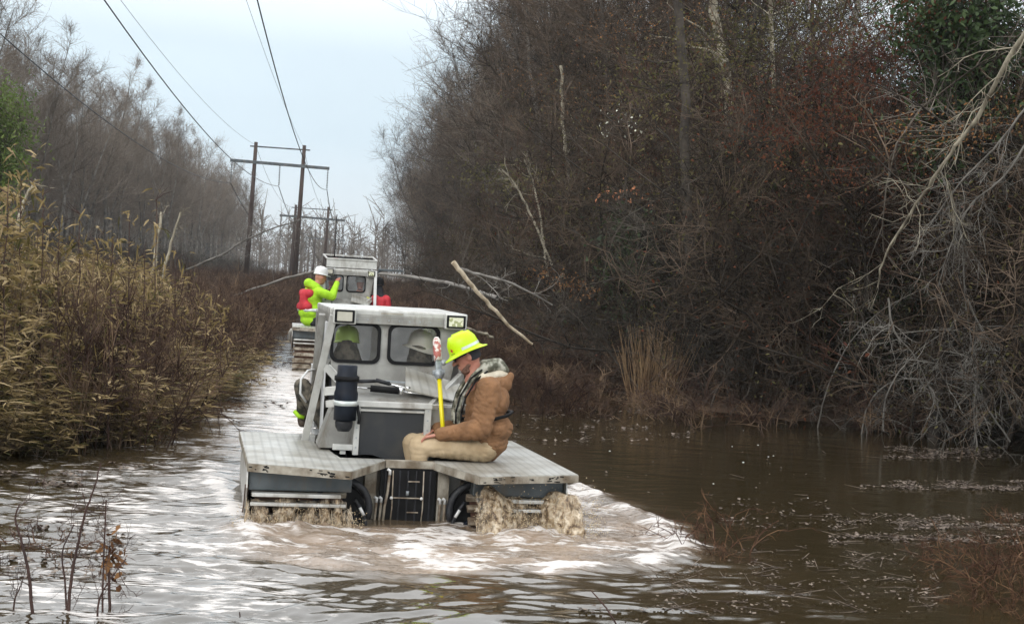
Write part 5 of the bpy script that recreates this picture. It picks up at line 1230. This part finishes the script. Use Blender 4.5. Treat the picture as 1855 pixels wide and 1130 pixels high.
limb('pale_trunk', 'white-barked trunk at the top of the picture in the right wood', 'tree', [pz(1345, 640, 41), pz(1330, 420, 41), pz(1318, 170, 41), pz(1300, 60, 41), pz(1290, -60, 41), pz(1275, -400, 41.5)], .15, .12, M['bark_pale'], 9, 10, 1.6, 20, group=GR, k=10)
limb('pale_trunk', 'short pale trunk in the middle of the right wood', 'tree', [pz(1050, 620, 52), pz(1040, 440, 52), pz(1030, 320, 52), pz(1022, 250, 52), pz(1016, 120, 52)], .09, .06, M['bark_pale'], 10, 6, 1.6, 20, group=GR, k=10)
limb('pale_trunk', 'thin pale stem leaning left in the right wood', 'tree', [pz(1000, 480, 38), pz(960, 385, 38), pz(930, 330, 38), pz(910, 308, 38)], .035, .02, M['bark_pale'], 11, 3, 1, 8, group=GR)
limb('pale_trunk', 'thin pale stem just right of the leaning one in the right wood', 'tree', [pz(992, 500, 39), pz(980, 400, 39), pz(965, 330, 39), pz(950, 290, 39)], .032, .018, M['bark_pale'], 12, 3, 1, 8, group=GR)
limb('pale_trunk', 'grey mottled trunk low in the right wood near its red leaves', 'tree', [pz(1412, 700, 33), pz(1405, 520, 33), pz(1398, 380, 33), pz(1402, 200, 33), pz(1395, -60, 33)], .06, .045, M['bark_pale'], 13, 5, 1, 14, group=GR)
limb('pale_trunk', 'dark bare trunk rising out of the thicket behind the reed clump', 'tree', [pz(1260, 740, 28), pz(1250, 500, 28), pz(1240, 250, 28), pz(1225, -80, 28)], .11, .08, M['bark_dark'], 14, 8, 1.4, 20, group=GR)
limb('dead_branch', 'long bare branch slanting across the upper right corner', 'branch', [pz(1900, 0, 16), pz(1840, 85, 16.4), pz(1770, 215, 17), pz(1710, 295, 17.4), pz(1660, 370, 17.8), pz(1605, 460, 18.3), pz(1590, 520, 18.5)], .032, .010, M['bark_pale'], 15, 12, .8, 30, .004, drop=-.3)
DB = [[(1870, 180, 17), (1800, 270, 17.4), (1740, 330, 17.8), (1690, 400, 18.2), (1650, 470, 18.6)], [(1870, 240, 17), (1820, 320, 17.3), (1760, 370, 17.6), (1720, 450, 18), (1700, 520, 18.2)],
      [(1700, 300, 19), (1740, 420, 19), (1750, 560, 19.2), (1770, 680, 19.4), (1765, 800, 19.8)], [(1610, 540, 19), (1620, 600, 19.2), (1660, 650, 19.5), (1700, 740, 20), (1725, 790, 20.5)],
      [(1750, 540, 18.5), (1790, 620, 18.8), (1830, 700, 19.2), (1870, 770, 19.6)], [(1600, 780, 21), (1605, 720, 21), (1640, 660, 21), (1720, 600, 20.5), (1860, 590, 20)],
      [(1770, 810, 20.5), (1765, 740, 20.5), (1770, 660, 20.3), (1740, 600, 20), (1620, 605, 19.8)], [(1830, 800, 20), (1790, 740, 20), (1765, 690, 19.8), (1700, 660, 19.5), (1640, 650, 19.5)],
      [(1480, 780, 23.2), (1500, 700, 23), (1540, 620, 22.8), (1600, 560, 22.6), (1680, 520, 22.4)], [(1560, 790, 22.5), (1575, 730, 22.5), (1620, 690, 22.3), (1700, 690, 22), (1800, 730, 21.6)]]
DL = ['highest of the bare branches drooping at the right edge', 'bare branch drooping just below the highest at the right edge', 'upright pale branch falling straight to the water at far right', 'pale branch zigzagging down to the water left of the upright one', 'pale branch hanging out of the picture at the far right edge',
      'grey branch arching low from the water to the right edge', 'grey branch bending left over the dark hollow', 'crooked grey branch crossing the dark hollow', 'grey branch rising from the water at the left of the dark hollow', 'low grey branch spreading just above the water at right']
for k, (ps, lb) in enumerate(zip(DB, DL)):
    limb('drooping_branch', lb, 'branch', [pz(*p) for p in ps], .014, .005, M['bark_mid'], 20+k, 14, .6, 30, .003, drop=-.35, group='bare branches over the water')

# ------------------------------------------------------------------ evergreens, added dark backing, leaf sprays
def evergreen(name, label, c, rx, rz, n, seed, mt, L=.10, W_=.05, trunk_to=-.3, cat='tree'):
    rs = np.random.RandomState(seed); root = empty(name, (c[0], c[1], 0)); tag(root, label, cat); S, C = Seg(), Seg(); tips = []
    q, _ = wander(rs, np.array([0, 0, trunk_to]), np.array([0, 0, 1.]), c[2]+rz*.8, 8, .04); S.line(q, .10, .03)
    for k in range(40):
        i = rs.randint(3, 9); u = rs.normal(size=3); u = nrm(u)*rs.rand()**.4; e_ = np.array([u[0]*rx, u[1]*rx, c[2]+u[2]*rz]); p = q[i]; m_ = (p+e_)/2+rs.normal(size=3)*.2; C.line([p, m_, e_], .02, .006); tips += [m_, e_, e_]
        twigs(rs, C, [m_, e_], 10, .5, .004)
    lv = leaf_cloud(rs, tips, n, L, W_, .28)
    V, Q = S.tubes(6); link('trunk', mesh_np('trunk', V, Q, M['bark_dark'], True), root); V, Q = C.tubes(3); link('branches', mesh_np('branches', V, Q, M['bark_dark']), root)
    link('crown', mesh_np('crown', lv[0], lv[1], mt), root)
p = aty(1735, 60, 22); evergreen('evergreen_tree', 'dark green broadleaf evergreen at the upper right', (p.x, p.y, p.z+.15), .75, .85, 6500, 1, M['leaf_green'])
p = aty(-8, 250, 38); evergreen('evergreen_tree', 'bright green evergreen cut by the left edge', (p.x, p.y, p.z), .9, 1.7, 7000, 2, M['leaf_bright'], .12, .04)
p = aty(1150, 470, 30); evergreen('shrub_or_backing', 'dark green leafy shrub above the reed clump', (p.x, p.y, p.z), .55, 1.1, 1500, 3, M['leaf_green'], .10, .05, cat='shrub')
p = aty(1700, 560, 25); evergreen('shrub_or_backing', 'dark leaf mass added as shade in the hollow behind the drooping branches', (p.x+.6, p.y, p.z-.3), 2.3, 1.6, 9000, 4, M['leaf_backing'], .10, .05, cat='shrub')  # this and the next masses are added as dark backing for the shade
p = aty(1560, 470, 27); evergreen('shrub_or_backing', 'dark leaf mass added as shade left of the hollow', (p.x, p.y, p.z), 2.0, 1.6, 6000, 5, M['leaf_backing'], .10, .05, cat='shrub')
p = aty(1830, 400, 24); evergreen('shrub_or_backing', 'dark leaf mass added as shade high at the right edge', (p.x, p.y, p.z), 1.8, 1.6, 6000, 6, M['leaf_backing'], .10, .05, cat='shrub')
p = aty(1790, 640, 25); evergreen('shrub_or_backing', 'dark leaf mass added as shade low in the hollow at the right edge', (p.x+.4, p.y, max(p.z, .8)), 2.2, 1.3, 8000, 7, M['leaf_backing'], .10, .05, cat='shrub')
p = aty(1620, 640, 26.5); evergreen('shrub_or_backing', 'dark leaf mass added as shade low behind the zigzag branch', (p.x+.4, p.y, max(p.z, .8)), 2.0, 1.2, 7000, 8, M['leaf_backing'], .10, .05, cat='shrub')
def spray(label, px, py, d, w_, h, n, mt, L, seed, name='leaf_spray', tilt=0.0):
    rs = np.random.RandomState(seed); c = np.array(pz(px, py, d)); S = Seg(); root = empty(name, tuple(c)); tag(root, label, 'branch'); q, _ = wander(rs, np.array([-w_*.6, .3, h*.3-tilt]), nrm(np.array([1, -.2, tilt])), w_*1.3, 6, .12); S.line(q, .010, .004); twigs(rs, S, q, 26, h*.8, .003)
    V, Q = S.tubes(4); link('stem', mesh_np('stem', V, Q, M['bark_dark']), root)
    cc = np.array(q)[rs.randint(0, len(q), n)]+rs.normal(size=(n, 3))*np.array([w_*.2, .12, h*.28]); lv = leaves_np(cc, rs.normal(size=(n, 3)), L*(.6+.7*rs.rand(n)), L*.6*(.6+.7*rs.rand(n)), rs); link('leaves', mesh_np('leaves', lv[0], lv[1], mt), root)
spray('sprig of pale silvery leaves high in the right wood', 1132, 228, 27, .5, .6, 34, M['leaf_pale'], .055, 1)
spray('smaller sprig of pale leaves left of the silvery one', 1100, 247, 27.5, .2, .4, 14, M['leaf_pale'], .05, 2)
spray('cluster of orange-brown oak leaves in the right wood', 1122, 362, 27, .7, .35, 46, M['leaf_orange'], .075, 3)
spray('patch of rusty leaves right of the broken limb', 1030, 512, 28, .9, .35, 240, M['leaf_rust'], .05, 4)
spray('reddish brown leafy bough in the upper right', 1560, 215, 22, 2.2, .8, 1500, M['leaf_red'], .055, 5, tilt=.25)
spray('second reddish bough below the upper one at right', 1480, 270, 22.5, 1.6, .7, 800, M['leaf_red'], .055, 6, tilt=.15)
spray('olive leafy bough near the white-barked trunk', 1390, 110, 24, 2.0, 1.3, 1200, M['leaf_olive'], .055, 7, tilt=.1)
spray('olive leafy bough left of the white-barked trunk', 1240, 190, 25, 1.6, 1.4, 800, M['leaf_olive'], .055, 8, tilt=.1)
for k_, (px, py, d_, w_, h_, n_, mk, lb) in enumerate([(1330, 330, 27, 2.2, 1.2, 900, 'leaf_olive', 'olive bough low in the middle of the right wood'), (1620, 330, 22, 1.8, .9, 900, 'leaf_red', 'red-brown bough left of the long bare branch'), (1200, 90, 30, 2.4, 1.2, 700, 'leaf_rust', 'rusty bough near the top of the right wood'), (1750, 260, 20, 1.4, .7, 700, 'leaf_rust', 'rusty bough below the evergreen'), (1460, 60, 25, 2.0, 1.0, 800, 'leaf_olive', 'olive bough at the top edge of the right wood'), (1050, 180, 38, 2.6, 1.6, 700, 'leaf_rust', 'rusty bough high at the inner end of the right wood'), (1230, 560, 27, 1.4, .8, 500, 'leaf_olive', 'olive bough above the right end of the reeds'), (1500, 430, 25, 2.2, 1.0, 800, 'leaf_red', 'red-brown bough in the shade right of centre')]): spray(lb, px, py, d_, w_, h_, n_, M[mk], .045, 40+k_, tilt=.15)
spray('yellow-green bough at the middle of the right wood', 925, 335, 45, 2.2, 1.2, 700, M['leaf_olive'], .09, 9)

# ------------------------------------------------------------------ reeds, stalks, saplings
rs = np.random.RandomState(77); S, root = Seg(), None
c = atz(1175, 726); root = empty('reed_clump', c); tag(root, 'tall straw-coloured reed clump at the foot of the right wood', 'reeds'); lf = []
for k in range(150):
    a = rs.rand()*6.28; r_ = rs.rand()**.6*.42; p = np.array([math.cos(a)*r_, math.sin(a)*r_*.7, -.1]); q, _ = wander(rs, p, nrm(np.array([p[0]*.5+rs.normal()*.10, rs.normal()*.08, 1])), .8+.85*rs.rand(), 5, .05, -.01); S.line(q, .007, .003)
V, Q = S.tubes(3); link('stems', mesh_np('stems', V, Q, M['straw']), root)
STK = [(14, 350, 600, 15), (38, 328, 640, 15.5), (78, 352, 640, 16), (108, 405, 650, 16.5), (145, 388, 640, 16), (176, 440, 640, 17), (235, 395, 660, 17), (283, 362, 690, 18), (262, 470, 690, 17), (372, 520, 760, 20), (398, 560, 760, 21), (320, 470, 700, 19), (205, 430, 640, 15.5)]
SL = ['leftmost tall dark stalk above the cane, cut by the edge', 'tall dark stalk second from the left edge', 'tallest dark stalk of the left group, with a seed head', 'short dark stalk right of the tallest', 'dark stalk with curled leaves over the middle of the cane', 'thin stalk right of the one with curled leaves', 'straight dark stalk over the dip in the cane', 'long dark stalk rising beside the pale dead stems', 'short stalk left of the long one', 'stalk at the water end of the cane', 'last stalk of the cane, nearest the far channel', 'brown stalk below the forked pale stem', 'slender stalk between two darker ones above the cane']
for k, ((px, y0, y1, d), lb) in enumerate(zip(STK, SL)):
    rs = np.random.RandomState(300+k); a, b = np.array(pz(px+rs.normal()*3, y1, d)), np.array(pz(px, y0, d)); a[2] = -.1; off = a.copy(); n = 8; q = [a+(b-a)*i/n+rs.normal(size=3)*.012*(0 < i < n) for i in range(n+1)]; q = [x-off for x in q]
    root = empty('weed_stalk', tuple(off)); tag(root, lb, 'plant', 'tall stalks above the cane'); S = Seg(); S.line(q, .011, .005)
    for j in range(14): i = rs.randint(4, 9); b_, _ = wander(rs, q[i], nrm(np.array([rs.normal(), rs.normal(), .8])), .15+.15*rs.rand(), 2, .3); S.line(b_, .004, .002)
    V, Q = S.tubes(4); link('stem', mesh_np('stem', V, Q, M['stalk_dark']), root); m_ = 60; qq = np.array(q)[rs.randint(4, 9, m_)]+rs.normal(size=(m_, 3))*.09
    lv = leaves_np(qq, rs.normal(size=(m_, 3))+np.array([0, 0, -.3]), .08+.10*rs.rand(m_), .014+.016*rs.rand(m_), rs, .6); link('leaves', mesh_np('leaves', lv[0], lv[1], M['cane_leaf']), root)
SAP = [([(62, 1150), (52, 1040), (40, 985), (28, 940), (36, 912)], 'reddish sapling stem at the lower left corner'), ([(122, 1150), (128, 1055), (140, 994), (154, 930), (168, 891), (183, 838)], 'tallest bare sapling rising at the lower left'),
       ([(124, 1150), (118, 1060), (113, 1000), (134, 950)], 'sapling stem crossing the tallest one at the lower left'), ([(199, 1150), (198, 1060), (197, 1000), (204, 985)], 'straight dark stem with a curl of brown leaves'),
       ([(176, 1150), (178, 1095), (192, 1060), (228, 1012)], 'bent twig leaning right beside the dark stem'), ([(22, 1150), (26, 1090), (38, 1060)], 'short twig at the lower left corner'), ([(186, 1150), (186, 1060), (190, 960), (192, 905)], 'fine upright stem behind the leaning twig'),
       ([(440, 1160), (437, 1130), (434, 1108)], 'dark twig tip at the bottom edge under the track'), ([(1130, 1160), (1105, 1110), (1070, 1068)], 'thin twig slanting out of the water at the bottom edge')]
for k, (ps, lb) in enumerate(SAP):
    w = [pz(px, py, 8.2+.1*(k % 4)) for px, py in ps]
    limb('bare_sapling', lb, 'sapling', w, .011 if k in (0, 1, 3) else .007, .0035, M['stalk_dark'], 60+k, 0 if k > 6 else 4, .28, 0 if k > 6 else 8, .0018, k=6, wig=.02, part='twigs', group='bare saplings in the near water')
rs = np.random.RandomState(5); c = np.array(pz(204, 1010, 8.5)); n = 46; lv = leaves_np(c+rs.normal(size=(n, 3))*np.array([.035, .03, .07]), rs.normal(size=(n, 3)), .04+.04*rs.rand(n), .02+.02*rs.rand(n), rs); tag(link('dead_leaves', mesh_np('dead_leaves', lv[0], lv[1], M['leaf_rust'])), 'clump of curled brown leaves caught on the dark stem', 'leaves')

# ------------------------------------------------------------------ flood debris and brush standing in the water
def clump(seed, n, H, spread, mt, tw=10, r=.004):
    rs = np.random.RandomState(seed); S = Seg()
    for j in range(n):
        a = rs.rand()*6.28; p = np.array([math.cos(a), math.sin(a), 0])*rs.rand()**.7*spread; p[2] = -.06; q, _ = wander(rs, p, nrm(np.array([rs.normal()*.8, rs.normal()*.8, .75])), H*(.4+.8*rs.rand()), 5, .3, -.12); S.line(q, r, r*.5); twigs(rs, S, q[1:], tw, H*.3, r*.5, up=0, crook=.7)
    return mesh_np('tangle', *S.tubes(3), mt)
CM = [clump(1, 30, .42, .40, M['brush_near'], 6, .0055), clump(2, 22, .30, .45, M['brush_near'], 6, .005), clump(3, 22, .22, .30, M['stalk_dark'], 7, .005), clump(4, 32, .55, .38, M['brush_near'], 6, .0055)]
CL = [(1290, 990, 3, 1.0, 'dark wet brush clump at the tip of the wake'), (1310, 1010, 1, .5, 'small wet tuft just behind the wake tip clump'), (1175, 968, 2, .35, 'tiny twig tuft poking through the foam'),
      (1835, 1000, 0, 1.1, 'upper reddish brush clump at the lower right edge'), (1790, 1040, 3, .9, 'reddish brush clump left of the edge at lower right'), (1850, 1080, 3, 1.1, 'largest brush clump in the lower right corner'), (1740, 1010, 1, .9, 'low brush clump trailing left at lower right'),
      (1790, 1100, 0, .8, 'brush clump at the bottom edge near the right corner'), (1700, 985, 1, .6, 'thin outermost brush tuft at lower right'), (1845, 945, 1, .9, 'flat brush clump above the others at lower right'),
      (20, 985, 1, 1.0, 'grey twig mat at the left edge of the near water'), (80, 1000, 1, .9, 'twig mat between the left edge and the saplings'), (140, 1010, 2, .8, 'dark twig mat behind the tallest sapling'), (60, 960, 2, .7, 'farther twig mat at left near the bank'),
      (1010, 735, 0, 1.3, 'brush clump right of the seated man'), (1080, 745, 3, 1.2, 'brush clump in shallow water below the reeds'), (960, 745, 1, 1.4, 'low brush clump just behind the seated man'), (1320, 755, 0, 1.3, 'low red clump under the dark trunks'), (1230, 745, 1, 1.3, 'low clump right of the reed clump'), (440, 655, 0, 1.3, 'brush islet in the channel left of the second carrier'), (480, 658, 1, 1.5, 'flatter brush islet nearest the second carrier'), (455, 690, 1, .8, 'small tuft in the channel below the islets'), (395, 740, 1, 1.0, 'tuft at the end of the cane bank'), (430, 725, 2, .8, 'dark tuft off the cane bank')]
for k, (px, py, m_, s_, lb) in enumerate(CL):
    o = link('brush_clump', CM[m_]); o.location = atz(px, py); o.rotation_euler = (0, 0, k*1.7); o.scale = (s_*1.1, s_*1.1, s_); tag(o, lb, 'brush clump', 'brush clumps standing in the water')
def debris():
    rs = np.random.RandomState(12); V, Q, n = [], [], 0; S = Seg()
    patches = [(0, 230, 940, 1050, 420, .022), (0, 150, 850, 880, 160, .03), (1600, 1855, 808, 830, 900, .024), (1560, 1855, 870, 888, 900, .020), (1500, 1855, 930, 985, 1400, .018), (1180, 1700, 990, 1110, 900, .013), (980, 1500, 770, 900, 90, .014), (930, 1250, 720, 800, 420, .03), (370, 520, 655, 740, 260, .03), (1000, 1420, 1080, 1130, 120, .018), (1300, 1500, 900, 960, 130, .02), (200, 300, 830, 850, 40, .03)]
    C = []
    for x0, x1, y0, y1, m_, sz in patches:
        k = 0
        while k < m_:
            px, py = rs.uniform(x0, x1), rs.uniform(y0, y1); f = pnoise(np.array([px/95.]), np.array([py/11.+x0]))[0]
            if f < rs.normal()*.10+.02: k += .25; continue
            p = atz(px, py, .012); k += 1; C.append((p.x, p.y, .012+.012*rs.rand(), sz*(.4+rs.rand())))
            if rs.rand() < .10: a = rs.rand()*6.28; L = rs.uniform(.05, .3); S.add(np.array([p.x, p.y, .012]), np.array([p.x+math.cos(a)*L, p.y+math.sin(a)*L, .012+rs.rand()*.04]), .004, .002)
    for x, y, z, r_ in C:
        a0 = rs.rand()*6.28; e_ = rs.uniform(.4, 1); pts = []
        for j in range(4): a = a0+j*1.57; pts.append((x+r_*math.cos(a)*(1 if j % 2 else e_), y+r_*math.sin(a)*(1 if j % 2 else e_), z+rs.normal()*r_*.25))
        V += pts; Q.append((n, n+1, n+2, n+3)); n += 4
    VS, QS = S.tubes(3); V = np.concatenate([np.array(V), VS]); Q = np.concatenate([np.array(Q), QS+n])
    tag(link('floating_debris', mesh_np('floating_debris', V, Q, M['litter'])), 'leaves, bark and twigs floating on the brown water', 'debris', kind='stuff')
debris()
def flecks():
    rs = np.random.RandomState(13); mb = MB()
    for x0, x1, y0, y1, n in ((1000, 1480, 775, 905, 9), (1270, 1420, 825, 850, 3), (1150, 1250, 1000, 1040, 3), (640, 760, 985, 1015, 30), (930, 1180, 1030, 1110, 6), (380, 560, 690, 790, 40)):
        for k in range(n):
            p = atz(rs.uniform(x0, x1), rs.uniform(y0, y1)); r_ = rs.uniform(.004, .011); q = bmesh.ops.create_icosphere(mb.bm, subdivisions=1, radius=r_)
            for v in q['verts']: v.co = p+Vector((v.co.x*1.4, v.co.y, v.co.z*.6))
    tag(mb.build('foam_flecks', M['white'], None, True), 'white foam flecks drifting on the water', 'foam', kind='stuff')
flecks()

# ------------------------------------------------------------------ the damp air
def haze():
    mb = MB().box(-3200, 3200, -100, 3200, -3, 60); mt = bpy.data.materials.new('haze'); mt.use_nodes = True; n = mt.node_tree; n.nodes.clear()
    o = n.nodes.new('ShaderNodeOutputMaterial'); v = n.nodes.new('ShaderNodeVolumePrincipled'); v.inputs['Color'].default_value = (.93, .97, 1.0, 1); v.inputs['Density'].default_value = HAZE
    n.links.new(v.outputs[0], o.inputs['Volume']); tag(mb.build('haze', mt), 'thin grey-blue winter haze', 'haze', kind='stuff')
HAZE = .00038
haze()
#@@END
